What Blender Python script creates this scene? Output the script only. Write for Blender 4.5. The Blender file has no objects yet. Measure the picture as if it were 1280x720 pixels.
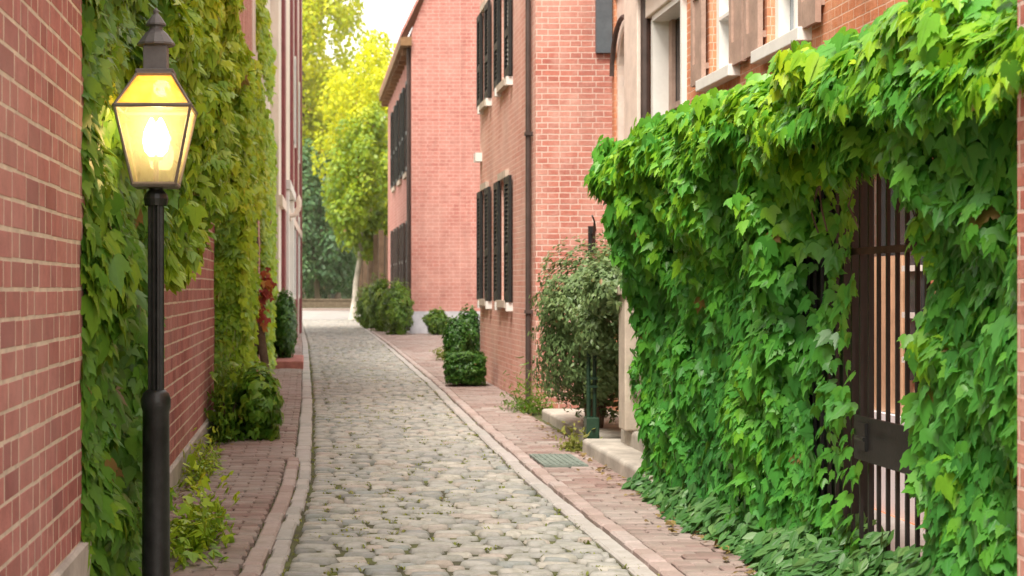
import bpy, math, random
import numpy as np
from mathutils import Vector, Matrix

R = math.radians
rng = np.random.default_rng(11)
random.seed(7)
scene = bpy.context.scene
col = scene.collection
F = 1900.0            # focal length in pixels of the 1280-wide photograph
VX, VY, H = 385.0, 360.0, 1.4

# ------------------------------------------------------------------ helpers
class MB:
    """collects shapes (world coordinates) that become ONE mesh"""
    def __init__(s): s.v = []; s.f = []
    def poly(s, pts):
        n = len(s.v); s.v += [tuple(p) for p in pts]; s.f.append(tuple(range(n, n+len(pts))))
    def add(s, vs, fs):
        n = len(s.v); s.v += [tuple(p) for p in vs]; s.f += [tuple(i+n for i in f) for f in fs]
    def box(s, a, b):
        x0,y0,z0 = a; x1,y1,z1 = b
        s.add([(x0,y0,z0),(x1,y0,z0),(x1,y1,z0),(x0,y1,z0),(x0,y0,z1),(x1,y0,z1),(x1,y1,z1),(x0,y1,z1)],
              [(0,3,2,1),(4,5,6,7),(0,1,5,4),(1,2,6,5),(2,3,7,6),(3,0,4,7)])
    def cbox(s, a, b, c=.008, face='z'):
        """box with one chamfered face: z (top), x+ / x- or y- (front)"""
        x0,y0,z0 = a; x1,y1,z1 = b
        if face == 'z':
            q = lambda u,v,w: (u,v,w); U0,U1,V0,V1,W0,W1 = x0,x1,y0,y1,z0,z1; fl=False
        elif face == 'x+':
            q = lambda u,v,w: (w,u,v); U0,U1,V0,V1,W0,W1 = y0,y1,z0,z1,x0,x1; fl=False
        elif face == 'x-':
            q = lambda u,v,w: (w,u,v); U0,U1,V0,V1,W0,W1 = y0,y1,z0,z1,x1,x0; fl=True
        else:
            q = lambda u,v,w: (u,w,v); U0,U1,V0,V1,W0,W1 = x0,x1,z0,z1,y1,y0; fl=False
        sg = 1 if W1 > W0 else -1
        c = min(c, abs(W1-W0)*.9)
        vs = [q(U0,V0,W0),q(U1,V0,W0),q(U1,V1,W0),q(U0,V1,W0),
              q(U0,V0,W1-sg*c),q(U1,V0,W1-sg*c),q(U1,V1,W1-sg*c),q(U0,V1,W1-sg*c),
              q(U0+c,V0+c,W1),q(U1-c,V0+c,W1),q(U1-c,V1-c,W1),q(U0+c,V1-c,W1)]
        fs = [(8,9,10,11)]
        for i in range(4):
            j = (i+1) % 4
            fs += [(i,j,4+j,4+i),(4+i,4+j,8+j,8+i)]
        s.add(vs, fs)
    def tube(s, pts, rad, n=8, cap=True):
        pts = [Vector(p) for p in pts]
        if not hasattr(rad, '__len__'): rad = [rad]*len(pts)
        base = len(s.v)
        up = Vector((0,0,1))
        for i, p in enumerate(pts):
            d = (pts[min(i+1,len(pts)-1)]-pts[max(i-1,0)]).normalized()
            a = d.cross(up)
            if a.length < .05: a = d.cross(Vector((1,0,0)))
            a.normalize(); b = d.cross(a)
            for k in range(n):
                t = 2*math.pi*k/n
                s.v.append(tuple(p + a*math.cos(t)*rad[i] + b*math.sin(t)*rad[i]))
        for i in range(len(pts)-1):
            for k in range(n):
                k2 = (k+1)%n
                s.f.append((base+i*n+k, base+i*n+k2, base+(i+1)*n+k2, base+(i+1)*n+k))
        if cap:
            s.f.append(tuple(base+k for k in range(n)))
            s.f.append(tuple(base+(len(pts)-1)*n+k for k in reversed(range(n))))
    def lathe(s, c, prof, n=16):
        base = len(s.v)
        for r, z in prof:
            for k in range(n):
                t = 2*math.pi*k/n
                s.v.append((c[0]+r*math.cos(t), c[1]+r*math.sin(t), z))
        for i in range(len(prof)-1):
            for k in range(n):
                k2=(k+1)%n
                s.f.append((base+i*n+k, base+i*n+k2, base+(i+1)*n+k2, base+(i+1)*n+k))
        s.f.append(tuple(base+(len(prof)-1)*n+k for k in range(n)))
    def sheet_x(s, X, y0, y1, z0, z1, holes=(), depth=.15, flip=False):
        """wall face in the plane x=X with rectangular holes and reveals running to X+depth"""
        ys = sorted({y0,y1,*[h[0] for h in holes],*[h[1] for h in holes]})
        zs = sorted({z0,z1,*[h[2] for h in holes],*[h[3] for h in holes]})
        for i in range(len(ys)-1):
            for j in range(len(zs)-1):
                cy, cz = (ys[i]+ys[i+1])/2, (zs[j]+zs[j+1])/2
                if any(h[0]<cy<h[1] and h[2]<cz<h[3] for h in holes): continue
                s.poly([(X,ys[i],zs[j]),(X,ys[i+1],zs[j]),(X,ys[i+1],zs[j+1]),(X,ys[i],zs[j+1])])
        for a,b,c,d in holes:
            for p,q in (((a,c),(b,c)),((b,c),(b,d)),((b,d),(a,d)),((a,d),(a,c))):
                s.poly([(X,p[0],p[1]),(X,q[0],q[1]),(X+depth,q[0],q[1]),(X+depth,p[0],p[1])])

def clean(me, smooth):
    if smooth:
        me.polygons.foreach_set('use_smooth', [True]*len(me.polygons))
    me.update()

def obj(name, mb, mat, parent=None, smooth=False, label=None, bevel=0):
    me = bpy.data.meshes.new(name)
    off = Vector((0,0,0))
    if parent is not None:
        p = parent
        while p: off += Vector(p.location); p = p.parent
    me.from_pydata([(v[0]-off.x, v[1]-off.y, v[2]-off.z) for v in mb.v], [], mb.f)
    me.materials.append(mat)
    clean(me, smooth)
    o = bpy.data.objects.new(name, me); col.objects.link(o)
    if parent is not None: o.parent = parent
    if label: o['label'] = label
    if bevel:
        m = o.modifiers.new('bevel','BEVEL'); m.width = bevel; m.segments = 2; m.limit_method='ANGLE'
    return o

def tag(o, label, cat, group=None, kind=None):
    o['label'] = label; o['category'] = cat
    if group: o['group'] = group
    if kind: o['kind'] = kind
    return o

def thing(name, label, cat, loc, group=None):
    o = bpy.data.objects.new(name, None); o.location = loc; o.empty_display_size = .2
    col.objects.link(o)
    return tag(o, label, cat, group)

def structure(o): o['kind'] = 'structure'; return o

# ------------------------------------------------------------------ leaves
def leaf_template(half, mid, fold=.35, droop=.35):
    """half: right-hand outline from stem notch to tip (both on the axis), y up, tip down"""
    vs = []
    axis = [half[0], mid, half[-1]]
    right = half[1:-1]
    def z(x,y): return -fold*abs(x) - droop*max(0,-y)**2 - .25*max(0,y)**2
    for p in axis: vs.append((p[0],p[1],z(*p)))
    for p in right: vs.append((p[0],p[1],z(*p)))
    for p in right: vs.append((-p[0],p[1],z(*p)))
    n = len(right)
    fr = [0]+[3+i for i in range(n)]+[2,1]
    fl = [0,1,2]+[3+n+i for i in reversed(range(n))]
    return np.array(vs), [tuple(reversed(fr)), tuple(reversed(fl))]

IVY_HI = leaf_template([(0,.28),(.09,.41),(.25,.42),(.37,.33),(.42,.20),(.50,.13),(.47,.03),(.55,-.16),(.41,-.09),(.36,-.14),(.25,-.07),(.27,-.22),(.19,-.28),(.17,-.42),(.08,-.52),(0,-.72)], (0,-.06), .22, .30)
IVY_MID = leaf_template([(0,.28),(.26,.42),(.46,.16),(.54,-.14),(.26,-.07),(.24,-.28),(0,-.70)], (0,-.06), .22, .3)
OVAL = leaf_template([(0,.5),(.22,.2),(.24,-.1),(0,-.55)], (0,0), .3, .3)
LOW = (np.array([(0,.5,0),(.38,0,-.12),(0,-.55,-.08),(-.38,0,-.12)]), [(0,3,2),(0,2,1)])
BLADE = (np.array([(-.09,.5,0),(.09,.5,0),(.07,-.05,.05),(-.07,-.05,.05),(0,-.6,-.12)]), [(0,3,2,1),(3,4,2)])

def leaf_mesh(name, tmpl, pos, nrm, tip, size, tint, mat, parent=None, label=None):
    tv, tf = tmpl
    N, K = len(pos), len(tv)
    nrm = nrm/np.linalg.norm(nrm,axis=1,keepdims=True)
    t = tip - (tip*nrm).sum(1,keepdims=True)*nrm
    t /= np.maximum(np.linalg.norm(t,axis=1,keepdims=True),1e-6)
    up = -t
    side = np.cross(up, nrm)
    sv = tv[None,:,:]*size[:,None,None]
    wx = rng.uniform(.82,1.15,(N,1,1))
    V = pos[:,None,:] + sv[:,:,0:1]*wx*side[:,None,:] + sv[:,:,1:2]*up[:,None,:] + sv[:,:,2:3]*nrm[:,None,:]*rng.uniform(.3,1.9,(N,1,1))
    V = V.reshape(-1,3)
    if parent is not None:
        off = np.zeros(3); p = parent
        while p: off += np.array(p.location); p = p.parent
        V = V - off
    me = bpy.data.meshes.new(name)
    flat = np.concatenate([np.array(f) for f in tf]); tot = np.array([len(f) for f in tf])
    loops = (flat[None,:]+np.arange(N)[:,None]*K).ravel()
    tots = np.tile(tot,N); starts = np.concatenate([[0],np.cumsum(tots)[:-1]])
    me.vertices.add(N*K); me.vertices.foreach_set('co', V.ravel().astype(np.float32))
    me.loops.add(len(loops)); me.loops.foreach_set('vertex_index', loops.astype(np.int32))
    me.polygons.add(len(tots)); me.polygons.foreach_set('loop_start', starts.astype(np.int32))
    me.polygons.foreach_set('loop_total', tots.astype(np.int32))
    a = me.attributes.new('tint','FLOAT','POINT')
    a.data.foreach_set('value', np.repeat(tint,K).astype(np.float32))
    me.update(calc_edges=True); me.validate()
    me.materials.append(mat)
    o = bpy.data.objects.new(name, me); col.objects.link(o)
    if parent is not None: o.parent = parent
    if label: o['label'] = label
    return o

class Noise2:
    def __init__(s, seed, wl=(.9,.5,.3), amp=(1,.7,.45)):
        r = np.random.default_rng(seed); s.t = []
        for w,a in zip(wl,amp):
            for _ in range(4):
                th = r.uniform(0,math.tau); s.t.append((math.cos(th)*math.tau/w*r.uniform(.7,1.3), math.sin(th)*math.tau/w*r.uniform(.7,1.3), r.uniform(0,math.tau), a))
        s.n = sum(a for *_,a in s.t)**.5*1.1
    def __call__(s,u,v):
        o = 0
        for a,b,c,d in s.t: o = o + d*np.sin(a*u+b*v+c)
        return np.clip(o/s.n, -1, 1)

def nrand(n, s): return rng.normal(0, s, (n,3))

# ------------------------------------------------------------------ materials
def new_mat(name):
    m = bpy.data.materials.new(name); m.use_nodes = True
    nt = m.node_tree; b = nt.nodes['Principled BSDF']
    return m, nt, b
def N(nt, t, **k):
    n = nt.nodes.new(t)
    for a,v in k.items():
        if hasattr(n,a) and a not in ('inputs',): setattr(n,a,v)
    return n
def ramp(nt, stops, interp='LINEAR'):
    n = nt.nodes.new('ShaderNodeValToRGB'); n.color_ramp.interpolation = interp
    e = n.color_ramp.elements
    while len(e) < len(stops): e.new(.5)
    for i,(p,c) in enumerate(stops): e[i].position = p; e[i].color = (*c,1)
    return n
def noise(nt, scale, detail=4, rough=.6, coord=None):
    n = nt.nodes.new('ShaderNodeTexNoise'); n.inputs['Scale'].default_value = scale
    n.inputs['Detail'].default_value = detail; n.inputs['Roughness'].default_value = rough
    if coord is None:
        g = nt.nodes.new('ShaderNodeNewGeometry'); coord = g.outputs['Position']
    nt.links.new(coord, n.inputs['Vector']); return n
def mix(nt, a, b, fac, mode='MIX'):
    n = nt.nodes.new('ShaderNodeMix'); n.data_type='RGBA'; n.blend_type = mode
    for s,v in ((6,a),(7,b)):
        if isinstance(v, tuple): n.inputs[s].default_value = (*v,1)
        else: nt.links.new(v, n.inputs[s])
    if isinstance(fac,(int,float)): n.inputs[0].default_value = fac
    else: nt.links.new(fac, n.inputs[0])
    return n.outputs[2]
def bump(nt, b, h, strength=.4, dist=.01):
    n = nt.nodes.new('ShaderNodeBump'); n.inputs['Strength'].default_value = strength; n.inputs['Distance'].default_value = dist
    nt.links.new(h, n.inputs['Height']); nt.links.new(n.outputs[0], b.inputs['Normal'])

def mat_plain(name, c, rough=.6, var=.25, scale=6, spec=.3, metal=0, bstr=.15, bscale=60):
    m, nt, b = new_mat(name)
    n1 = noise(nt, scale, 5); n2 = noise(nt, scale*7, 3)
    d = tuple(x*(1-var) for x in c); l = tuple(min(1,x*(1+var*.7)) for x in c)
    r = ramp(nt, [(.3,d),(.7,l)]); nt.links.new(n1.outputs[0], r.inputs[0])
    c2 = mix(nt, r.outputs[0], n2.outputs[0], .18, 'OVERLAY')
    nt.links.new(c2, b.inputs['Base Color'])
    b.inputs['Roughness'].default_value = rough; b.inputs['Metallic'].default_value = metal
    b.inputs['Specular IOR Level'].default_value = spec
    n3 = noise(nt, bscale, 3); bump(nt, b, n3.outputs[0], bstr, .004)
    return m

def mat_island(name, stops, rough=.8, dirt=(.1,.09,.07), dirt_amt=.35, dscale=9, bscale=70, bstr=.35, bdist=.004, big=None):
    """each separate stone / brick of the mesh takes its own colour"""
    m, nt, b = new_mat(name)
    g = nt.nodes.new('ShaderNodeNewGeometry')
    r = ramp(nt, stops); nt.links.new(g.outputs['Random Per Island'], r.inputs[0])
    n1 = noise(nt, dscale, 5, .65)
    dr = ramp(nt, [(.42,(0,0,0)),(.72,(1,1,1))]); nt.links.new(n1.outputs[0], dr.inputs[0])
    mm = nt.nodes.new('ShaderNodeMath'); mm.operation='MULTIPLY'; mm.inputs[1].default_value = dirt_amt
    nt.links.new(dr.outputs[0], mm.inputs[0])
    c = mix(nt, r.outputs[0], dirt, mm.outputs[0])
    n2 = noise(nt, bscale, 4, .7)
    c = mix(nt, c, n2.outputs[0], .22, 'OVERLAY')
    if big:
        n4 = noise(nt, big[0], 3); br = ramp(nt,[(.4,(0,0,0)),(.65,(1,1,1))]); nt.links.new(n4.outputs[0], br.inputs[0])
        m2 = nt.nodes.new('ShaderNodeMath'); m2.operation='MULTIPLY'; m2.inputs[1].default_value = big[2]; nt.links.new(br.outputs[0], m2.inputs[0])
        c = mix(nt, c, big[1], m2.outputs[0])
    nt.links.new(c, b.inputs['Base Color'])
    b.inputs['Roughness'].default_value = rough; b.inputs['Specular IOR Level'].default_value = .25
    bump(nt, b, n2.outputs[0], bstr, bdist)
    return m

def mat_brick(name, c1, c2, mortar, course=.07, length=.21, joint=.011, stain=.25, pale=(.6,.42,.36), pale_amt=.25):
    m, nt, b = new_mat(name)
    g = nt.nodes.new('ShaderNodeNewGeometry')
    sp = nt.nodes.new('ShaderNodeSeparateXYZ'); nt.links.new(g.outputs['Position'], sp.inputs[0])
    sn = nt.nodes.new('ShaderNodeSeparateXYZ'); nt.links.new(g.outputs['True Normal'], sn.inputs[0])
    ab = N(nt,'ShaderNodeMath',operation='ABSOLUTE'); nt.links.new(sn.outputs[0], ab.inputs[0])
    gt = N(nt,'ShaderNodeMath',operation='GREATER_THAN'); nt.links.new(ab.outputs[0], gt.inputs[0]); gt.inputs[1].default_value=.5
    mx = nt.nodes.new('ShaderNodeMix'); mx.data_type='FLOAT'
    nt.links.new(gt.outputs[0], mx.inputs[0]); nt.links.new(sp.outputs[0], mx.inputs[2]); nt.links.new(sp.outputs[1], mx.inputs[3])
    cb = nt.nodes.new('ShaderNodeCombineXYZ'); nt.links.new(mx.outputs[0], cb.inputs[0]); nt.links.new(sp.outputs[2], cb.inputs[1])
    wob = noise(nt, 7, 2); wv = N(nt,'ShaderNodeVectorMath',operation='SCALE'); wv.inputs['Scale'].default_value=.012
    nt.links.new(wob.outputs['Color'], wv.inputs[0])
    av = N(nt,'ShaderNodeVectorMath',operation='ADD'); nt.links.new(cb.outputs[0], av.inputs[0]); nt.links.new(wv.outputs[0], av.inputs[1])
    t = nt.nodes.new('ShaderNodeTexBrick'); nt.links.new(av.outputs[0], t.inputs['Vector'])
    t.inputs['Scale'].default_value = 1; t.inputs['Brick Width'].default_value = length; t.inputs['Row Height'].default_value = course
    t.inputs['Mortar Size'].default_value = joint*.5; t.inputs['Mortar Smooth'].default_value = .3; t.inputs['Bias'].default_value = -.1
    t.inputs['Color1'].default_value = (*c1,1); t.inputs['Color2'].default_value = (*c2,1); t.inputs['Mortar'].default_value = (*mortar,1)
    t.squash = .62; t.squash_frequency = 2
    n1 = noise(nt, 1.1, 5); r1 = ramp(nt,[(.42,(0,0,0)),(.7,(1,1,1))]); nt.links.new(n1.outputs[0], r1.inputs[0])
    m1 = N(nt,'ShaderNodeMath',operation='MULTIPLY'); m1.inputs[1].default_value=pale_amt; nt.links.new(r1.outputs[0], m1.inputs[0])
    c = mix(nt, t.outputs[0], pale, m1.outputs[0])
    wn = noise(nt, 5.5, 4, .7); wr = ramp(nt,[(.45,(0,0,0)),(.62,(1,1,1))]); nt.links.new(wn.outputs[0], wr.inputs[0])
    wm = N(nt,'ShaderNodeMath',operation='MULTIPLY'); wm.inputs[1].default_value=.5; nt.links.new(wr.outputs[0], wm.inputs[0])
    c = mix(nt, c, tuple((a_+b__)/2 for a_,b__ in zip(c1,mortar)), wm.outputs[0])
    g2 = nt.nodes.new('ShaderNodeNewGeometry'); sv = N(nt,'ShaderNodeVectorMath',operation='MULTIPLY'); sv.inputs[1].default_value=(1.6,1.6,.22); nt.links.new(g2.outputs['Position'], sv.inputs[0])
    so_ = noise(nt, 1.0, 5, .65, sv.outputs[0]); sr_ = ramp(nt,[(.48,(0,0,0)),(.75,(1,1,1))]); nt.links.new(so_.outputs[0], sr_.inputs[0])
    sm_ = N(nt,'ShaderNodeMath',operation='MULTIPLY'); sm_.inputs[1].default_value=.38; nt.links.new(sr_.outputs[0], sm_.inputs[0])
    c = mix(nt, c, tuple(x*.45 for x in c2), sm_.outputs[0])
    n2 = noise(nt, 26, 5, .75); c = mix(nt, c, n2.outputs[0], stain, 'OVERLAY')
    n3 = noise(nt, 3.3, 6, .7); c = mix(nt, c, n3.outputs[0], stain, 'OVERLAY')
    nt.links.new(c, b.inputs['Base Color']); b.inputs['Roughness'].default_value=.85; b.inputs['Specular IOR Level'].default_value=.2
    inv = N(nt,'ShaderNodeMath',operation='MULTIPLY_ADD'); inv.inputs[1].default_value=-1; nt.links.new(t.outputs['Fac'], inv.inputs[0])
    nt.links.new(n2.outputs[0], inv.inputs[2])
    bump(nt, b, inv.outputs[0], .6, .008)
    return m

def mat_leaf(name, stops, transl=.35, tcol=(.30,.42,.03), rough=.42, spec=.45, mixr=.45):
    m, nt, b = new_mat(name)
    g = nt.nodes.new('ShaderNodeNewGeometry')
    at = nt.nodes.new('ShaderNodeAttribute'); at.attribute_name = 'tint'
    mx = nt.nodes.new('ShaderNodeMix'); mx.data_type='FLOAT'; mx.inputs[0].default_value = mixr
    nt.links.new(at.outputs['Fac'], mx.inputs[2]); nt.links.new(g.outputs['Random Per Island'], mx.inputs[3])
    r = ramp(nt, stops); nt.links.new(mx.outputs[0], r.inputs[0])
    gt = N(nt,'ShaderNodeMath',operation='GREATER_THAN'); gt.inputs[1].default_value=.9955; nt.links.new(g.outputs['Random Per Island'], gt.inputs[0])
    n2 = noise(nt, 45, 3); c = mix(nt, r.outputs[0], n2.outputs[0], .2, 'OVERLAY'); c = mix(nt, c, (.24,.14,.05), gt.outputs[0])
    nt.links.new(c, b.inputs['Base Color'])
    b.inputs['Roughness'].default_value = rough; b.inputs['Specular IOR Level'].default_value = spec
    tr = nt.nodes.new('ShaderNodeBsdfTranslucent')
    tc = mix(nt, c, tcol, .55); nt.links.new(tc, tr.inputs[0])
    ms = nt.nodes.new('ShaderNodeMixShader'); ms.inputs[0].default_value = transl
    nt.links.new(b.outputs[0], ms.inputs[1]); nt.links.new(tr.outputs[0], ms.inputs[2])
    nt.links.new(ms.outputs[0], nt.nodes['Material Output'].inputs[0])
    return m

M = {}
M['brick_near'] = mat_island('weathered_red_brick', [(0,(.34,.115,.105)),(.3,(.45,.165,.15)),(.6,(.52,.21,.19)),(.85,(.47,.19,.18)),(1,(.30,.105,.105))], .85, (.16,.07,.06), .45, 14, 90, .5, .006, big=(.8,(.58,.36,.33),.4))
M['mortar'] = mat_plain('lime_mortar', (.68,.58,.48), .95, .22, 9, .1, 0, .5, 120)
M['brick_mid'] = mat_brick('pink_red_brick', (.56,.215,.165), (.44,.15,.12), (.74,.58,.51),   .068, .21, .014, .28, (.70,.46,.39), .5)
M['brick_sunlit'] = mat_brick('sunlit_pink_brick', (.70,.36,.29), (.60,.28,.22), (.78,.60,.53), .068, .21, .011, .25, (.80,.58,.50), .55)  # paler copy of the pink brick, sunlight painted into the colour
M['brick_far'] = mat_brick('far_red_brick', (.52,.21,.18), (.43,.155,.135), (.64,.41,.36), .113, .33, .02, .28, (.66,.40,.35), .4)
M['brick_orange'] = mat_brick('orange_red_brick', (.66,.26,.13), (.55,.19,.09), (.72,.50,.38), .07, .21, .011, .28, (.62,.34,.22), .3)
M['foundation'] = mat_plain('granite_foundation', (.50,.46,.43), .85, .3, 3, .2, 0, .4, 40)
M['foundation_blue'] = mat_plain('painted_foundation', (.56,.55,.60), .85, .2, 2, .2, 0, .3, 30)
M['soil'] = mat_plain('mossy_soil', (.15,.15,.07), .95, .5, 5, .1, 0, .6, 50)
M['cobble'] = mat_island('grey_cobble', [(0,(.27,.27,.265)),(.25,(.42,.405,.38)),(.5,(.345,.335,.32)),(.7,(.48,.45,.405)),(.86,(.41,.345,.31)),(.93,(.29,.31,.31)),(1,(.21,.205,.2))], .62, (.15,.16,.10), .6, 12, 60, .7, .007, big=(.9,(.28,.28,.28),.25))
M['paver'] = mat_island('brick_paver', [(0,(.22,.14,.125)),(.3,(.30,.205,.185)),(.6,(.36,.275,.25)),(.8,(.28,.18,.165)),(1,(.39,.325,.30))], .75, (.17,.155,.125), .55, 8, 60, .45, .005, big=(.6,(.36,.33,.31),.5))
M['kerb'] = mat_island('granite_kerb', [(0,(.37,.36,.35)),(.4,(.46,.43,.41)),(.7,(.41,.38,.37)),(1,(.48,.44,.43))], .7, (.28,.25,.21), .45, 8, 60, .4, .005)
M['kerb_brick'] = mat_island('kerb_brick', [(0,(.36,.27,.25)),(.5,(.43,.34,.32)),(1,(.42,.36,.345))], .75, (.24,.21,.17), .45, 8, 60, .4, .005)
M['asphalt'] = mat_plain('pale_pavement', (.38,.36,.35), .85, .2, .8, .2, 0, .3, 8)
M['sandstone'] = mat_plain('pale_sandstone', (.55,.47,.39), .8, .22, 4, .2, 0, .3, 50)
M['stone_step'] = mat_plain('granite_step', (.48,.44,.39), .8, .3, 4, .25, 0, .4, 60)
M['white'] = mat_plain('white_paint', (.80,.79,.76), .5, .08, 4, .4, 0, .08, 60)
M['panel_skylit'] = mat_plain('skylit_white_paint', (.86,.87,.93), .5, .05, 4, .4, 0, .05, 60)  # white paint with bluish skylight mixed into its colour
M['cream'] = mat_plain('cream_render', (.78,.68,.60), .8, .12, 1.5, .2, 0, .2, 30)
M['pinkstone'] = mat_plain('pink_stone', (.80,.67,.59), .8, .12, 5, .2, 0, .25, 50)
M['maroon'] = mat_plain('maroon_paint', (.22,.055,.06), .45, .25, 4, .4, 0, .1, 40)
M['black'] = mat_plain('black_paint', (.018,.0185,.019), .42, .7, 14, .5, 0, .45, 45)
M['darkgreen'] = mat_plain('dark_green_paint', (.018,.05,.028), .4, .4, 8, .5, 0, .12, 60)
M['shutter_black'] = mat_plain('black_shutter_paint', (.02,.022,.022), .5, .4, 8, .4, 0, .1, 40)
M['shutter_brown'] = mat_plain('brown_shutter_paint', (.43,.30,.245), .55, .2, 6, .3, 0, .12, 50)
M['slate'] = mat_plain('slate_blue_paint', (.10,.12,.14), .6, .2, 6, .3)
M['roof'] = mat_plain('roof_slate', (.16,.14,.14), .8, .25, 4, .2)
M['timber'] = mat_plain('brown_timber', (.26,.15,.075), .7, .3, 5, .2)
M['fence'] = mat_plain('fence_board', (.13,.085,.055), .8, .35, 5, .2)
M['downpipe'] = mat_plain('brown_downpipe', (.07,.05,.045), .5, .3, 6, .4)
M['iron'] = mat_plain('black_iron', (.014,.014,.014), .45, .4, 10, .5, 0, .25, 80)
M['rust'] = mat_plain('rusty_iron', (.06,.03,.02), .7, .5, 12, .3, 0, .3, 80)
M['tan'] = mat_plain('tan_painted_wood', (.62,.42,.28), .6, .2, 5, .3)
M['bark'] = mat_plain('grey_bark', (.16,.12,.085), .9, .4, 8, .1, 0, .8, 25)
M['palebark'] = mat_plain('pale_bark', (.55,.50,.43), .9, .35, 2.5, .1, 0, .8, 10)
M['curtain'] = mat_plain('white_curtain', (.72,.73,.74), .8, .1, 8, .2)
M['greycap'] = mat_plain('lamp_grey_metal', (.15,.14,.145), .5, .2, 10, .5, 0, .1, 60)
M['lampframe'] = mat_plain('lamp_frame_metal', (.20,.165,.14), .5, .2, 10, .5, 0, .1, 60)
M['cover'] = mat_plain('green_iron_cover', (.20,.24,.21), .6, .35, 12, .4, 0, .5, 90)
M['red'] = mat_plain('red_brick_bed', (.42,.17,.15), .85, .3, 9, .2, 0, .5, 30)

m, nt, b = new_mat('dark_glass'); M['glass'] = m
n1 = noise(nt, 1.5, 2); r1 = ramp(nt,[(.3,(.02,.025,.03)),(.7,(.07,.08,.085))]); nt.links.new(n1.outputs[0], r1.inputs[0]); nt.links.new(r1.outputs[0], b.inputs['Base Color'])
b.inputs['Roughness'].default_value=.08; b.inputs['Specular IOR Level'].default_value=.6
m, nt, b = new_mat('pale_window_glass'); M['glass_pale'] = m
n1 = noise(nt, 2.5, 2); r1 = ramp(nt,[(.35,(.22,.27,.32)),(.7,(.45,.50,.54))]); nt.links.new(n1.outputs[0], r1.inputs[0]); nt.links.new(r1.outputs[0], b.inputs['Base Color'])
b.inputs['Roughness'].default_value=.06; b.inputs['Specular IOR Level'].default_value=.6

def mat_lampglass(name, ca, cb_, tr_, f):
    m, nt, b = new_mat(name)
    tp = nt.nodes.new('ShaderNodeBsdfTransparent'); tp.inputs[0].default_value=(*tr_,1)
    tl = nt.nodes.new('ShaderNodeBsdfTranslucent'); nz = noise(nt, 14, 2); rr = ramp(nt,[(.3,ca),(.7,cb_)]); nt.links.new(nz.outputs[0], rr.inputs[0]); nt.links.new(rr.outputs[0], tl.inputs[0])
    gl = nt.nodes.new('ShaderNodeBsdfGlossy'); gl.inputs['Roughness'].default_value=.08
    a1 = nt.nodes.new('ShaderNodeMixShader'); a1.inputs[0].default_value=f; nt.links.new(tp.outputs[0],a1.inputs[1]); nt.links.new(tl.outputs[0],a1.inputs[2])
    a2 = nt.nodes.new('ShaderNodeMixShader'); a2.inputs[0].default_value=.06; nt.links.new(a1.outputs[0],a2.inputs[1]); nt.links.new(gl.outputs[0],a2.inputs[2])
    nt.links.new(a2.outputs[0], nt.nodes['Material Output'].inputs[0]); return m
M['lampglass'] = mat_lampglass('lamp_glass', (.90,.78,.52),(1,.90,.68), (1,.96,.86), .27)
M['lampglass_roof'] = mat_lampglass('lamp_roof_glass', (.72,.36,.07),(.85,.5,.14), (1,.75,.40), .55)
m, nt, b = new_mat('gas_flame'); M['flame'] = m
b.inputs['Base Color'].default_value=(1,.85,.5,1); b.inputs['Emission Color'].default_value=(1,.78,.38,1); b.inputs['Emission Strength'].default_value=22

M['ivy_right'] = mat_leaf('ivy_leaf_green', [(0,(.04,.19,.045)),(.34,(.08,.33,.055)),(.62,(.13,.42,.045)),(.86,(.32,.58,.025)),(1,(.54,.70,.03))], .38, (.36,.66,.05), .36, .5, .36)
M['ivy_left'] = mat_leaf('ivy_leaf_yellow_green', [(0,(.11,.27,.03)),(.35,(.25,.47,.035)),(.68,(.46,.64,.035)),(1,(.74,.78,.05))], .4, (.5,.55,.03))  # sunlit tips and extra brightness painted into the leaf colours
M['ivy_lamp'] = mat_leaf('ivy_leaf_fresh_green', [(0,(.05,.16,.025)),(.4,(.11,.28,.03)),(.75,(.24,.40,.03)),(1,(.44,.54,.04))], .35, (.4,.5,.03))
M['box'] = mat_leaf('boxwood_leaf', [(0,(.02,.075,.015)),(.5,(.045,.14,.02)),(1,(.11,.24,.03))], .25, (.2,.35,.02))
M['shrub'] = mat_leaf('shrub_leaf', [(0,(.03,.10,.015)),(.5,(.09,.20,.02)),(1,(.24,.33,.03))], .3, (.3,.45,.02))
M['greyshrub'] = mat_leaf('grey_green_leaf', [(0,(.07,.14,.05)),(.5,(.15,.24,.09)),(.8,(.22,.31,.12)),(1,(.33,.37,.18))], .25, (.3,.4,.12))
M['fern'] = mat_leaf('trailing_leaf', [(0,(.035,.13,.035)),(.5,(.09,.24,.06)),(1,(.24,.38,.14))], .3, (.3,.45,.06))
M['tuft'] = mat_leaf('grass_blade', [(0,(.11,.14,.03)),(.5,(.21,.24,.05)),(1,(.33,.31,.10))], .3, (.35,.4,.04), .6, .2)
M['tree_sunlit'] = mat_leaf('sunlit_tree_leaf', [(0,(.16,.28,.01)),(.4,(.40,.50,.01)),(.75,(.74,.74,.02)),(1,(.95,.90,.08))], .5, (.92,.85,.03))  # yellow sun glow painted into the leaf colours
M['tree_mid'] = mat_leaf('mid_tree_leaf', [(0,(.06,.16,.02)),(.45,(.19,.33,.02)),(.8,(.45,.54,.02)),(1,(.74,.72,.04))], .42, (.6,.6,.03))
M['tree_dark'] = mat_leaf('shaded_tree_leaf', [(0,(.03,.085,.04)),(.5,(.06,.15,.06)),(1,(.13,.24,.06))], .3, (.2,.35,.05))
M['autumn'] = mat_leaf('autumn_leaf', [(0,(.16,.02,.025)),(.5,(.33,.04,.03)),(.75,(.5,.22,.03)),(1,(.6,.35,.05))], .3, (.6,.2,.05))
M['lawn'] = mat_plain('lawn_green', (.07,.11,.03), .95, .4, 1.5, .1, 0, .5, 10)

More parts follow.
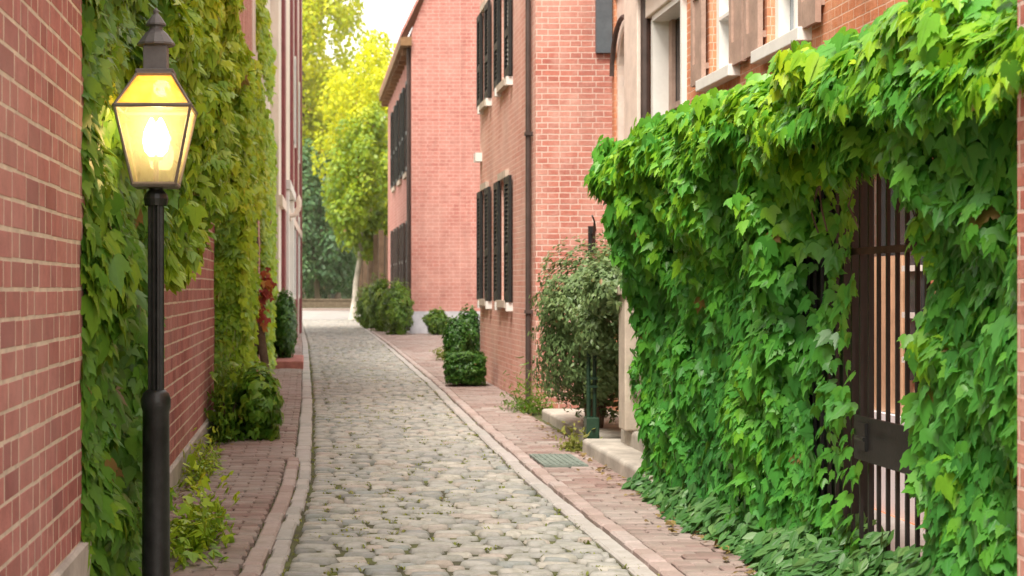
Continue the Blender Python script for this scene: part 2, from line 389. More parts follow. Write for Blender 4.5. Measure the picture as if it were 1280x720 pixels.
# ------------------------------------------------------------------ setting: ground, road, pavements
def interp(tab, y): return float(np.interp(y, [t[0] for t in tab], [t[1] for t in tab]))
LK = [(1,-.50),(3,-.38),(7.4,-.125),(9.0,-.05),(10.3,.005),(11.5,.03),(19,.06),(38,0),(66,-.28)]   # left cobble edge
RK = [(1,1.62),(7.4,1.59),(11.1,1.57),(15.6,1.62),(22,1.73),(38,1.86),(66,1.92)]         # right cobble edge

g = MB(); g.poly([(-150,-60,-.055),(150,-60,-.055),(150,320,-.055),(-150,320,-.055)])
structure(obj('ground', g, M['soil']))

def cobbles(y0, y1):
    mb = MB(); y = y0
    while y < y1:
        dep = random.uniform(.082,.120)
        if y > 30: dep *= 1.25
        x = interp(LK,y)+random.uniform(0,.02); xe = interp(RK,y)
        while x < xe-.05:
            w = random.uniform(.11,.26)
            if x+w > xe: w = xe-x
            if w < .05: break
            cx, cy = x+w/2+random.uniform(-.008,.008), y+dep/2+random.uniform(-.016,.016)
            hw, hd = w/2-.004, dep/2-.003
            tz = random.uniform(-.007,.009); dome = random.uniform(.006,.010)
            tx, ty = random.uniform(-.05,.05), random.uniform(-.06,.06)
            n = 10; rings = []
            jit = [random.uniform(.84,1.06) for _ in range(n)]
            rot = random.uniform(-.16,.16)
            for sc, zz in ((1.0,-.05),(.98,-.016),(.84,.5*dome),(.5,dome)):
                ring = []
                for k in range(n):
                    t = math.tau*k/n+.3
                    c, s_ = math.cos(t), math.sin(t)
                    e = .5
                    px = math.copysign(abs(c)**e,c)*hw*jit[k]*sc; py = math.copysign(abs(s_)**e,s_)*hd*jit[k]*sc
                    qx = px*math.cos(rot)-py*math.sin(rot); qy = px*math.sin(rot)+py*math.cos(rot)
                    ring.append((cx+qx, cy+qy, tz+zz+(qx*tx+qy*ty if zz > -.04 else 0)))
                rings.append(ring)
            vs = [p for r_ in rings for p in r_]+[(cx,cy,tz+dome*1.05)]
            fs = []
            for i in range(3):
                for k in range(n):
                    k2=(k+1)%n; fs.append((i*n+k,i*n+k2,(i+1)*n+k2,(i+1)*n+k))
            for k in range(n): fs.append((3*n+k,3*n+(k+1)%n,4*n))
            mb.add(vs, fs)
            x += w
        y += dep
    return mb
M['bed'] = mat_island('mossy_joint', [(0,(.075,.075,.045)),(1,(.075,.075,.045))], .95, (.17,.20,.05), .95, 3.2, 40, .8, .01, big=(1.1,(.09,.08,.06),.8))
a = MB(); a.poly([(-1.0,2,-.014),(4.7,2,-.014),(4.7,66,-.014),(-1.0,66,-.014)]); structure(obj('road_bed', a, M['bed']))
structure(obj('cobbled_road', cobbles(2.2,66), M['cobble'], smooth=True))

def strip(tab, off0, off1, y0, y1, lmin, lmax, z, z0=-.05):
    """a line of kerb stones following an edge"""
    mb = MB(); y = y0
    while y < y1:
        L = random.uniform(lmin,lmax)
        ya, yb = y+.006, y+L-.006
        jz = z+random.uniform(-.006,.006); j = random.uniform(-.006,.006)
        xa, xb = interp(tab,ya), interp(tab,yb)
        c = .012
        a0,a1,b0,b1 = xa+off0+j, xa+off1+j, xb+off0+j, xb+off1+j
        vs = [(a0,ya,z0),(a1,ya,z0),(b1,yb,z0),(b0,yb,z0),(a0,ya,jz-c),(a1,ya,jz-c),(b1,yb,jz-c),(b0,yb,jz-c),
              (a0+c,ya+c,jz),(a1-c,ya+c,jz),(b1-c,yb-c,jz),(b0+c,yb-c,jz)]
        fs=[(8,9,10,11)]
        for i in range(4):
            k=(i+1)%4; fs += [(i,k,4+k,4+i),(4+i,4+k,8+k,8+i)]
        mb.add(vs,fs); y += L
    return mb
structure(obj('kerb_strip', strip(LK,-.100,-.008,2.2,12.2,.18,.34,.012), M['kerb']))
structure(obj('kerb_strip', strip(LK,-.205,-.108,2.2,12.2,.2,.4,.024), M['kerb_brick']))
structure(obj('kerb_strip', strip(LK,-.135,-.008,12.2,64,.3,.7,.02), M['kerb']))
structure(obj('kerb_strip', strip(RK,.008,.115,2.2,64,.3,.7,.012), M['kerb']))
structure(obj('kerb_strip', strip(RK,.125,.225,2.2,64,.19,.23,.028), M['kerb_brick']))

def pavers(xl, xr, y0, y1, rot=False, z=.02):
    mb = MB(); y = y0; row = 0
    w, l = (.105,.21)
    while y < y1:
        x = xl(y) - (l/2 if row%2 else 0); xe = xr(y)
        while x < xe:
            a, b_ = max(x, xl(y)), min(x+l, xe)
            if b_-a > .03:
                zz = z+random.uniform(-.006,.006)
                jx, jy = random.uniform(-.004,.004), random.uniform(-.004,.004)
                mb.cbox((a+.005+jx,y+.004+jy,-.05),(b_-.005+jx,y+w-.004+jy,zz),.009)
            x += l
        y += w; row += 1
    return mb
XI = lambda y: 2.42 if y < 17.65 else (2.645 if y < 23.4 else 4.6)
structure(obj('brick_pavement', pavers(lambda y: interp(LK,y)-(.21 if y<12.2 else .14) - .75 if y < 15.2 else interp(LK,y)-.14-.60, lambda y: interp(LK,y)-(.21 if y<12.2 else .14), 2.2, 46), M['paver']))
structure(obj('brick_pavement', pavers(lambda y: interp(RK,y)+.232, XI, 2.2, 46), M['paver']))
structure(obj('brick_pavement', pavers(lambda y: interp(RK,y)+.232, lambda y: 3.12, 46, 62), M['paver']))

a = MB(); a.box((-60,66.1,-.05),(60,92,.02)); structure(obj('cross_street', a, M['asphalt']))
a = MB(); a.box((-60,92,-.05),(60,95,.14)); structure(obj('far_pavement', a, M['paver']))
a = MB(); a.poly([(-120,95,.16),(120,95,.16),(120,300,.5),(-120,300,.5)]); structure(obj('lawn', a, M['lawn']))

# moss and grass in the joints (nobody could count it)
def tufts():
    P=[];Nn=[];T=[];S=[];C=[]
    nz = Noise2(5,(3,1.2,.6))
    for _ in range(3600):
        y = 2.5+ (rng.random()**1.7)*36
        x = rng.uniform(interp(LK,y)-.12, interp(RK,y)+.2)
        v = float(nz(np.array([x]),np.array([y]))[0])
        edge = min(abs(x-interp(LK,y)), abs(x-interp(RK,y)))
        if v < .1 and edge > .06 and rng.random() > .22: continue
        k = rng.integers(3,8); 
        for _ in range(k):
            P.append((x+rng.normal(0,.02), y+rng.normal(0,.008), .002)); a_=rng.uniform(0,math.tau)
            Nn.append((math.cos(a_),math.sin(a_),.9)); T.append((math.cos(a_)*.8+.01,math.sin(a_)*.8,.35)); S.append(rng.uniform(.012,.026)*(1+y/60)); C.append(np.clip(.5+.5*v+rng.normal(0,.15),0,1))
    return [np.array(q) for q in (P,Nn,T,S,C)]
p_,n_,t_,s_,c_ = tufts()
o = leaf_mesh('moss_tufts', OVAL, p_, n_, t_, s_, c_, M['tuft'])
tag(o, 'small moss and grass tufts growing between the cobbles', 'moss', kind='stuff')

# ------------------------------------------------------------------ left row of houses
def brick_face_x(mb, X, y0, y1, z0, z1, course, L, joint=.0130, depth=.025):
    z = z0; r = 0
    while z < z1-.02:
        y = y0 - random.choice((0,.25,.5,.62))*L
        zt = min(z+course-joint, z1)
        while y < y1:
            l = L if random.random() < .5 else L*.52
            a_, b_ = max(y,y0), min(y+l-.017, y1)
            if b_-a_ > .02:
                dx = random.uniform(0,.0012); jz=random.uniform(-.002,.002)
                mb.cbox((X-depth,a_,z+jz),(X+dx,b_,zt+jz),.0014,'x+')
            y += l
        z += course; r += 1
XL = -.93
def left_house(name, label, y0, y1, X, ztop, zf, L):
    t = thing(name, label, 'house', (X-1.5,(y0+y1)/2,0))
    b_ = MB(); brick_face_x(b_, X, y0, y1, zf, ztop, .092, L)
    w = obj('wall', b_, M['brick_near'], t)
    c = MB(); c.box((X-3.5,y0+.004,zf-.01),(X-.0008,y1-.004,ztop+.003)); obj('mortar', c, M['mortar'], w)
    f = MB(); y = y0
    while y < y1:
        l = min(random.uniform(.9,1.5), y1-y)
        f.cbox((X-.3,y+.003,-.05),(X+.025,y+l-.003,zf-.006),.012,'x+'); y += l
    obj('foundation', f, M['foundation'], t)
    r = MB(); r.box((X-3.6,y0,ztop),(X+.14,y1,ztop+.18)); obj('roof', r, M['roof'], t)
    return t
left_house('brick_house', 'near red brick house with pale mortar joints filling the left edge', 1.6, 6.2, XL+.02, 4.5, .39, .235)
left_house('brick_house', 'red brick house with pale granite base behind the gas lamp', 6.205, 15.2, XL, 4.9, .20, .235)

XB = -.72
t = thing('brick_house', 'salmon brick house with ivy climbing up its corner beside the lane', 'house', (XB-1.5,21,0))
w = MB(); w.sheet_x(XB,15.205,28.5,-.05,7.4,[(18.2,19.3,.1,2.3)],-.3); w.poly([(-3.5,15.205,-.05),(XB,15.205,-.05),(XB,15.205,7.4),(-3.5,15.205,7.4)])
w.poly([(-3.5,28.5,7.4),(-3.5,15.205,7.4),(XB,15.205,7.4),(XB,28.5,7.4)])
obj('wall', w, M['brick_mid'], t)
d_ = MB(); d_.box((XB-.33,18.15,.05),(XB-.27,19.35,2.35)); obj('door', d_, M['maroon'], t)
r = MB(); r.box((-3.6,15.15,7.4),(XB+.15,28.5,7.6)); obj('roof', r, M['roof'], t)
s1 = MB(); s1.box((XB-.02,19.5,3.9),(XB+.012,28.49,7.39)); obj('sunwashed_panel', s1, M['cream'], t)  # sun washed upper wall painted as a cream panel

# pale house with maroon trim; its wall runs slightly askew to the lane
def xc(y): return -.55+.0154*(y-28.5)
t = thing('pale_house', 'cream rendered house with maroon pilasters and trim on the left', 'house', (-2.2,38,0))
w = MB(); w.add([(xc(28.5),28.505,-.05),(xc(48),48,-.05),(xc(48),48,12.5),(xc(28.5),28.505,12.5),(-4,28.505,-.05),(-4,48,-.05),(-4,48,12.5),(-4,28.505,12.5)],
   [(0,1,2,3),(4,0,3,7),(1,5,6,2),(3,2,6,7)]); obj('wall', w, M['cream'], t)
def cpart(name, y0, y1, z0, z1, out, mat, parent=t):
    b_ = MB(); b_.add([(xc(y0)-.05,y0,z0),(xc(y0)+out,y0,z0),(xc(y1)+out,y1,z0),(xc(y1)-.05,y1,z0),(xc(y0)-.05,y0,z1),(xc(y0)+out,y0,z1),(xc(y1)+out,y1,z1),(xc(y1)-.05,y1,z1)],
      [(0,3,2,1),(4,5,6,7),(0,1,5,4),(1,2,6,5),(2,3,7,6),(3,0,4,7)]); return obj(name, b_, mat, parent)
for y0,y1 in ((30.0,30.9),(36.2,37.1),(40.5,41.8),(46.6,48.0)): cpart('pilaster', y0,y1,0,11.9,.07,M['maroon'])
cpart('band', 28.52,48.02,2.95,3.15,.075,M['pinkstone'])
d_ = cpart('door', 31.2,34.8,.1,2.7,.02,M['slate'])
for y0 in (31.0,35.0): cpart('column', y0,y0+.5,0,3.4,.12,M['white'])
cpart('lintel', 30.95,35.6,3.42,3.6,.16,M['white'])
for y0,y1 in ((38,40),(42.5,45)):
    wn = cpart('window', y0,y1,1.2,3.4,.03,M['glass']); cpart('frame', y0-.15,y0,1.1,3.5,.06,M['white'],wn); cpart('frame', y1,y1+.15,1.1,3.5,.06,M['white'],wn)
    wn = cpart('window', y0,y1,5.2,7.4,.03,M['glass']); cpart('frame', y0-.15,y0,5.1,7.5,.06,M['white'],wn); cpart('frame', y1,y1+.15,5.1,7.5,.06,M['white'],wn)
br = MB(); yb=32.2; br.tube([(xc(yb),yb,2.9),(xc(yb)+.22,yb,2.95),(xc(yb)+.3,yb,3.1)],[.05,.05,.06]); br.lathe((xc(yb)+.3,yb),[(.03,3.08),(.05,3.1),(.06,3.25),(.03,3.33),(.01,3.38)],8); br.box((xc(yb)-.01,yb-.12,2.75),(xc(yb)+.04,yb+.12,3.1))
obj('bracket_lamp', br, M['pinkstone'], t)
r = MB(); r.box((-4.2,28.3,12.5),(.0,48.2,12.75)); obj('roof', r, M['roof'], t)
cpart('cornice', 28.4,48.1,12.1,12.5,.2,M['maroon'])

# ------------------------------------------------------------------ right: mid house with black shutters
def shutter(mb, X, y0, y1, z0, z1, th=.04, axis='x'):
    st = min(.07,(y1-y0)*.22)
    xs = (X-th, X)
    mb.box((xs[0],y0,z0),(xs[1],y0+st,z1)); mb.box((xs[0],y1-st,z0),(xs[1],y1,z1))
    zm = z0+(z1-z0)*.42
    for a_,b_ in ((z0,z0+.12),(zm-.05,zm+.05),(z1-.1,z1)): mb.box((xs[0]+.002,y0+st,a_),(xs[1],y1-st,b_))
    z = z0+.12
    for lo,hi in ((z0+.12,zm-.05),(zm+.05,z1-.1)):
        n = max(3,int((hi-lo)/.055)); d = (hi-lo)/n
        for i in range(n):
            a_ = lo+i*d
            mb.add([(xs[0]+.006,y0+st,a_),(xs[0]+.006,y1-st,a_),(xs[1]-.006,y1-st,a_+d*1.05),(xs[1]-.006,y0+st,a_+d*1.05)],[(0,1,2,3)])
XM = 2.65
t = thing('brick_house', 'pink brick house with narrow black shutters on its lane side', 'house', (5,20.5,0))
wins = [(20.13,20.78,1.24,2.86),(22.38,23.0-.1,1.24,2.86),(20.13,20.78,4.17,5.55),(22.38,22.9,4.17,5.55)]
w = MB(); w.sheet_x(XM,17.7,23.4,-.05,7.6,wins,.14); obj('side_wall', w, M['brick_sunlit'], t, label='lane side wall, sunlight painted into its paler brick'); w = MB()
w.poly([(XM,17.7,-.05),(8,17.7,-.05),(8,17.7,7.6),(XM,17.7,7.6)]); obj('wall', w, M['brick_mid'], t); w = MB(); w.poly([(8,23.4,-.05),(XM,23.4,-.05),(XM,23.4,7.6),(8,23.4,7.6)])
obj('rear_wall', w, M['brick_mid'], t)
for a_,b_,z0,z1 in wins:
    q = MB(); q.box((XM+.10,a_,z0),(XM+.13,b_,z1)); wi = obj('window', q, M['glass'], t)
    q = MB()
    for u0,u1,v0,v1 in ((a_+.002,a_+.05,z0+.002,z1-.002),(b_-.05,b_-.002,z0+.002,z1-.002),(a_+.05,b_-.05,z0+.002,z0+.06),(a_+.05,b_-.05,z1-.06,z1-.002),(a_+.05,b_-.05,(z0+z1)/2-.03,(z0+z1)/2+.03)):
        q.box((XM+.05,u0,v0),(XM+.098,u1,v1))
    obj('sash', q, M['white'], wi)
    q = MB(); q.box((XM-.07,a_-.12,z0-.10),(XM+.02,b_+.12,z0-.005)); obj('sill', q, M['sandstone'], wi)
    q = MB(); q.box((XM-.05,a_-.10,z1+.005),(XM+.02,b_+.10,z1+.10)); obj('lintel', q, M['sandstone'], wi)
    for y0,y1 in ((a_-.50,a_-.015),(b_+.015,b_+.47)):
        q = MB(); shutter(q, XM-.02, y0, y1, z0-.02, z1); sh = obj('shutter', q, M['shutter_black'], t)
        q = MB(); q.box((XM-.085,y0+.03,z0-.14),(XM+.01,y0+.13,z0-.03)); obj('shutter_hook', q, M['white'], sh)
q = MB(); q.tube([(XM-.05,17.95,0),(XM-.05,17.95,7.6)],.033,10); 
for z in (1.1,3.2,5.3): q.box((XM-.09,17.9,z),(XM,18.0,z+.04))
obj('downpipe', q, M['downpipe'], t)
q = MB(); q.box((XM-.10,23.14,3.33),(XM+.02,23.38,3.46)); obj('wall_block', q, M['white'], t)
q = MB(); q.tube([(3.3,17.7,2.02),(3.3,17.45,2.06),(3.26,17.3,2.16),(3.22,17.22,2.22)],.011,6); q.tube([(3.3,17.69,1.85),(3.29,17.5,1.98),(3.26,17.3,2.14)],.012,6); q.box((3.26,17.67,1.8),(3.34,17.7,2.12)); obj('bracket', q, M['iron'], t)
q = MB(); q.box((3.345,17.64,4.13),(3.53,17.69,6.2)); obj('shutter', q, M['slate'], t, label='slate blue shutter on the end wall')
q = MB(); q.box((XM-.2,17.5,7.6),(8.1,23.6,7.85)); obj('roof', q, M['roof'], t)

# ------------------------------------------------------------------ right: far house with gable end
XF = 3.13
t = thing('brick_house', 'far red brick house whose gable end faces down the lane', 'house', (6,52,0))
fw = [(47.7,48.9),(51,52.2),(54.4,55.6)]
holes = [(a_,b_,1.3,3.5) for a_,b_ in fw]+[(a_,b_,5.05,7.85) for a_,b_ in fw]
w = MB(); w.sheet_x(XF,46,59.5,.7,9.15,holes,.2)
gab = [(XF,.7),(9.1,.7),(9.1,9.15),(8.1,11.6),(6.1,12.6),(4.1,11.6),(XF,9.15)]
w.poly([(x,46,z) for x,z in gab]); w.poly([(x,59.5,z) for x,z in reversed(gab)])
obj('wall', w, M['brick_far'], t)
q = MB(); q.box((XF-.03,45.96,-.05),(9.1,59.5,.695)); obj('foundation', q, M['foundation_blue'], t)
q = MB(); pr = [(XF-.32,9.0),(4.08,11.62),(6.1,12.65),(8.12,11.62),(9.4,9.0)]
for i in range(4):
    (x0,z0),(x1,z1) = pr[i],pr[i+1]
    q.add([(x0,45.8,z0),(x1,45.8,z1),(x1,59.7,z1),(x0,59.7,z0),(x0,45.8,z0+.14),(x1,45.8,z1+.14),(x1,59.7,z1+.14),(x0,59.7,z0+.14)],[(0,3,2,1),(4,5,6,7),(0,1,5,4),(1,2,6,5),(2,3,7,6),(3,0,4,7)])
obj('roof', q, M['brick_far'], t)
q = MB(); q.box((XF-.34,45.85,8.72),(XF-.003,59.6,8.98)); obj('eave', q, M['timber'], t)
q = MB()
for i in range(14):
    q = MB(); q.box((XF-.26,46.4+i,8.5),(XF-.002,46.55+i,8.715)); obj('eave_bracket', q, M['timber'], t)
for a_,b_,z0,z1 in holes:
    q = MB(); q.box((XF+.14,a_,z0),(XF+.18,b_,z1)); wi = obj('window', q, M['glass'], t)
    q = MB(); q.box((XF-.08,a_-.15,z0-.16),(XF+.02,b_+.15,z0-.01)); obj('sill', q, M['sandstone'], wi)
    for y0,y1 in ((a_-.72,a_-.02),(b_+.02,b_+.72)):
        q = MB(); shutter(q, XF-.02, y0,y1,z0,z1,.06); obj('shutter', q, M['downpipe'] if z0<2 else M['shutter_black'], t)
q = MB(); q.tube([(XF-.06,46.25,.1),(XF-.06,46.25,8.7)],.07,8); obj('downpipe', q, M['downpipe'], t)

# board fence further along
t = thing('board_fence', 'tall brown board fence with stone posts beyond the far house', 'fence', (3.1,72,0))
q = MB(); y = 60
while y < 92:
    w_ = random.uniform(.5,.9); q.box((3.05+random.uniform(-.03,.03),y,0),(3.15,y+w_-.12,3.5+random.uniform(-.1,.1))); y += w_
obj('boards', q, M['fence'], t)
for y in (60.5,65.5,71,77.5,84.5):
    q = MB(); q.box((2.82,y,0),(3.02,y+.35,3.7)); obj('post', q, M['fence'], t)
q = MB(); q.box((3.2,60,0),(3.3,92,3.4)); obj('backing', q, M['shutter_black'], t)

# ------------------------------------------------------------------ right: house behind the ivy wall
XH = 3.54
def D(px): return F*XH/(px-VX)
t = thing('brick_house', 'orange brick house with brown shutters rising behind the ivy wall', 'house', (6,11,0))
H1 = (D(858), D(819), 1.9, 4.14)          # white surround window
W2 = (D(921), D(887), 3.24, 5.0); W3 = (D(1009), D(959), 3.24, 5.0)
AR = (D(793), D(768), 1.9, 4.75)
DR = (8.7, 9.95, .0, 2.3)
w = MB(); w.sheet_x(XH,2.5,17.69,-.05,7.4,[H1,W2,W3,AR,DR],.22)
obj('wall', w, M['brick_orange'], t)
q = MB(); q.box((XH-.15,2.3,7.4),(8,17.69,7.6)); obj('roof', q, M['roof'], t)
# arched opening
y0,y1,z0,z1 = AR; yc=(y0+y1)/2; r_=(y1-y0)/2-.06; zs=z1-r_-.42
q = MB(); pts=[(yc+r_*math.cos(math.pi*k/14), zs+r_*math.sin(math.pi*k/14)) for k in range(15)]
for dx in (.03,):
    prev=(y1-.003,zs)
    for k in range(14):
        a_,b_=pts[k],pts[k+1]
        oa=(yc+(y1-yc-.003)*max(-1,min(1,math.cos(math.pi*k/14)*1.5)), zs+(z1-.003-zs)*min(1,math.sin(math.pi*k/14)*1.5)); ob=(yc+(y1-yc-.003)*max(-1,min(1,math.cos(math.pi*(k+1)/14)*1.5)), zs+(z1-.003-zs)*min(1,math.sin(math.pi*(k+1)/14)*1.5))
        q.poly([(XH+dx,*a_),(XH+dx,*oa),(XH+dx,*ob),(XH+dx,*b_)])
        q.poly([(XH+dx,*a_),(XH+dx,*b_),(XH+.18,*b_),(XH+.18,*a_)])
q.box((XH+.03,y0+.003,z0),(XH+.18,yc-r_,zs)); q.box((XH+.03,yc+r_,z0),(XH+.18,y1-.003,zs))
arch = obj('arched_window', q, M['pinkstone'], t)
q = MB(); q.box((XH+.185,y0,z0),(XH+.2,y1,z1)); obj('pane', q, M['glass'], arch)
q = MB(); q.box((XH+.10,yc-.04,z0),(XH+.16,yc+.04,zs+r_)); q.box((XH+.10,y0+.06,zs-.04),(XH+.155,y1-.06,zs+.04)); obj('frame', q, M['shutter_brown'], arch)
q = MB(); q.tube([(XH-.02,yc+(r_+.10)*math.cos(math.pi*k/14), zs+(r_+.1)*math.sin(math.pi*k/14)) for k in range(15)],.03,6); obj('hood_mould', q, M['downpipe'], arch)
q = MB(); q.box((XH-.13,D(812),0),(XH-.002,D(795),7.3)); obj('pilaster', q, M['pinkstone'], t, bevel=.01)
q = MB(); q.tube([(XH-.06,D(814),0),(XH-.06,D(814),7.3)],.05,8); obj('downpipe', q, M['downpipe'], t)
# white surround
y0,y1,z0,z1 = H1
q = MB(); q.box((XH-.05,y0-.02,z0),(XH+.20,y0+.035,z1)); q.box((XH-.03,y1-.03,z0),(XH+.22,y1+.06,z1)); q.box((XH-.04,y0+.035,z1-.03),(XH+.21,y1-.03,z1+.03))
sr = obj('window', q, M['white'], t, label='white surround window under a moulded lintel')
q = MB(); q.box((XH+.175,y0+.035,z0),(XH+.195,y1-.03,z1-.03)); obj('pane', q, M['glass'], sr)
q = MB(); q.box((XH+.13,y1-.16,z0),(XH+.17,y1-.03,z1-.03)); q.box((XH+.13,(y0+y1)/2-.03,z0),(XH+.17,(y0+y1)/2+.03,z1-.03)); q.box((XH+.132,y0+.035,3.2),(XH+.168,y1-.16,3.26)); obj('sash', q, M['shutter_brown'], sr)
q = MB(); q.box((XH-.07,y0-.12,z1+.032),(XH,y1+.16,z1+.24)); q.box((XH-.11,y0-.16,z1+.24),(XH,y1+.2,z1+.30)); q.box((XH-.17,y0-.2,z1+.30),(XH,y1+.25,z1+.42)); obj('lintel', q, M['cream'], sr, bevel=.012)
for (a_,b_,z0,z1) in (W2,W3):
    q = MB(); q.box((XH+.15,a_,z0),(XH+.17,b_,z1)); wi = obj('window', q, M['glass_pale'], t)
    q = MB(); 
    for u0,u1,v0,v1 in ((a_+.002,a_+.06,z0+.002,z1),(b_-.09,b_-.002,z0+.002,z1),(a_+.06,b_-.09,z0+.002,z0+.08),((a_+b_)/2-.018,(a_+b_)/2+.018,z0+.08,z1),(a_+.06,b_-.09,z0+.5,z0+.53),(a_+.06,b_-.09,z0+.95,z0+1.0)):
        q.box((XH+.06,u0,v0),(XH+.148,u1,v1))
    obj('sash', q, M['white'], wi)
    q = MB(); q.box((XH-.10,a_-.1,z0-.10),(XH+.15,b_+.1,z0-.003)); obj('sill', q, M['white'], wi, bevel=.006)
    for y0,y1 in ((a_-.38,a_-.012),(b_+.012,b_+.39)):
        q = MB(); X=XH-.03; th=.04; st=.07
        q.box((X-th,y0,z0-.02),(X,y0+st,z1)); q.box((X-th,y1-st,z0-.02),(X,y1,z1))
        for lo,hi in ((z0-.018,z0+.17),(z0+.75,z0+.87),(z1-.1,z1)): q.box((X-th+.002,y0+st,lo),(X,y1-st,hi))
        q.box((X-.02,y0+st,z0+.17),(X-.006,y1-st,z1-.1))
        for z in (z0+.1,z1-.2): q.box((X-.002,y0+.01,z),(XH+.001,y0+.06,z+.05))
        obj('shutter', q, M['shutter_brown'], t)
# garden door seen through the gate
y0,y1,z0,z1 = DR
q = MB(); q.box((XH+.10,y0,.62),(XH+.14,y1,1.60)); 
for k in range(1,6): q.box((XH+.085,y0+k*.2-.012,.62),(XH+.099,y0+k*.2+.012,1.60))
dd = obj('door', q, M['tan'], t, label='tan garden door with white lower panel')
q = MB(); q.box((XH+.10,y0,1.603),(XH+.14,y1,z1)); obj('dark_hollow', q, M['glass'], dd)  # dark sheet added for the dark hollow above the door
q = MB(); q.box((XH+.06,y0,0),(XH+.12,y1,.615)); obj('lower_panel', q, M['panel_skylit'], dd)
q = MB(); q.box((XH+.06,8.93,.85),(XH+.083,9.15,1.75)); pn=obj('pane', q, M['glass'], dd)
for z in (.95,1.22,1.5):
    q = MB(); q.box((XH+.045,8.9,z),(XH+.058,9.18,z+.035)); obj('rail', q, M['white'], dd)
a = MB(); a.box((2.62,2.5,-.05),(XH,10.6,.015)); structure(obj('courtyard_path', a, M['asphalt']))

# ------------------------------------------------------------------ garden wall with gate
XG = 2.40
t = thing('garden_wall', 'low brick garden wall hidden under ivy with a gate opening', 'wall', (XG+.12,7,0))
w = MB()
for y0,y1,z0,z1 in ((4.502,5.75,-.05,2.3),(7.75,10.4,-.05,2.3),(5.75,7.75,2.08,2.3)):
    w.box((XG,y0,z0),(XG+.22,y1,z1))
obj('wall', w, M['brick_orange'], t)
q = MB(); q.box((XG+.06,6.98,-.05),(XG+.2,7.745,2.075)); obj('dark_gap', q, M['shutter_black'], t)  # black sheet added for the dark gap beside the gate
q = MB(); q.box((2.10,3.2,-.05),(2.55,4.50,2.45)); obj('pier', q, M['brick_mid'], t, label='pale brick end pier at the right edge')
q = MB(); q.box((2.085,3.15,2.45),(2.6,4.53,2.55)); obj('coping', q, M['sandstone'], t, bevel=.01)
# gate
t = thing('iron_gate', 'black iron bar gate set into the ivy covered wall', 'gate', (XG+.02,6.5,0))
q = MB(); y = 5.83; k=0
bars=[]
while y < 7.72:
    q = MB(); top = 2.07
    q.box((XG+.012,y-.0075,.12),(XG+.027,y+.0075,top)); 0 and q.add([(XG+.010,y-.009,top),(XG+.029,y-.009,top),(XG+.029,y+.009,top),(XG+.010,y+.009,top),(XG+.0195,y,top+.09)],[(0,1,4),(1,2,4),(2,3,4),(3,0,4)])
    obj('bar', q, M['iron'], t); y += .102; k+=1
q = MB(); q.box((XG-.004,5.78,1.545),(XG+.009,7.74,1.575)); obj('rail', q, M['rust'], t)
q = MB(); q.box((XG-.004,5.78,.18),(XG+.009,7.74,.22)); obj('rail', q, M['iron'], t)
q = MB(); q.box((XG-.008,5.80,.655),(XG+.009,6.66,.845)); q.box((XG-.02,6.5,.70),(XG-.008,6.6,.82)); q.tube([(XG-.05,6.52,.76),(XG-.05,6.42,.76)],.01,6); obj('lock_plate', q, M['iron'], t)

# ------------------------------------------------------------------ right entrance: steps, stone post, green post
t = thing('stone_steps', 'two worn granite steps leading up beside the ivy wall', 'steps', (2.6,11.6,0))
q = MB(); q.cbox((2.30,10.2,-.05),(3.0,12.75,.14),.02); obj('step', q, M['stone_step'], t, bevel=.015)
q = MB(); q.cbox((2.56,10.4,.14),(3.4,12.45,.27),.02); obj('step', q, M['stone_step'], t, bevel=.012)
t = thing('gate_post', 'square pale sandstone post standing on the entrance steps', 'post', (2.62,12.2,.14))
q = MB(); q.box((2.50,12.0,.272),(2.70,12.24,1.34)); obj('shaft', q, M['sandstone'], t, bevel=.012)
q = MB(); q.box((2.47,11.97,1.342),(2.73,12.27,1.42)); obj('cap', q, M['sandstone'], t, bevel=.012)
q = MB(); q.box((2.86,12.0,.272),(2.98,12.12,2.0)); q.box((2.75,12.05,.272),(2.80,12.10,2.0)); tag(obj('door_frame', q, M['maroon']), 'dark door frame in shadow behind the sandstone post', 'door frame')
q = MB(); q.box((2.99,11.1,.272),(3.03,13.3,2.3)); tag(obj('entrance_door', q, M['shutter_black']), 'dark entrance door in shade at the top of the steps', 'door')
t = thing('handrail', 'thin pale handrail slanting up the stone steps', 'handrail', (2.6,11.5,.27))
q = MB(); q.tube([(2.60,11.85,.42),(2.72,11.2,.66)],.018,8); obj('rail', q, M['foundation'], t)
for p_ in ([(2.61,11.8,.27),(2.61,11.8,.43)],[(2.70,11.3,.27),(2.70,11.3,.62)]):
    q = MB(); q.tube(p_,.012,6); obj('baluster', q, M['iron'], t)
t = thing('metal_post', 'dark green metal post with boxed foot beside the grey shrub', 'post', (2.42,13.0,0))
q = MB(); q.box((2.365,12.9,0),(2.475,13.05,.30)); obj('base', q, M['darkgreen'], t, bevel=.008)
q = MB(); q.tube([(2.39,12.95,.3),(2.39,12.95,1.15)],.018,8); q.tube([(2.45,12.99,.3),(2.45,12.99,1.15)],.018,8)
for z in (.55,.62,1.0): q.box((2.375,12.935,z),(2.465,13.005,z+.02))
obj('shaft', q, M['darkgreen'], t)
q = MB(); q.cbox((2.52,13.5,-.05),(3.2,16.4,.10),.02); tag(obj('planter_kerb', q, M['stone_step'], bevel=.01), 'pale stone planter kerb under the grey green shrub', 'planter')
q = MB(); q.box((1.82,11.7,.02),(2.16,12.5,.036))
for k in range(7): q.box((1.84+k*.045,11.73,.036),(1.86+k*.045,12.47,.041))
tag(obj('access_cover', q, M['cover']), 'greenish iron access cover set in the brick pavement', 'cover')

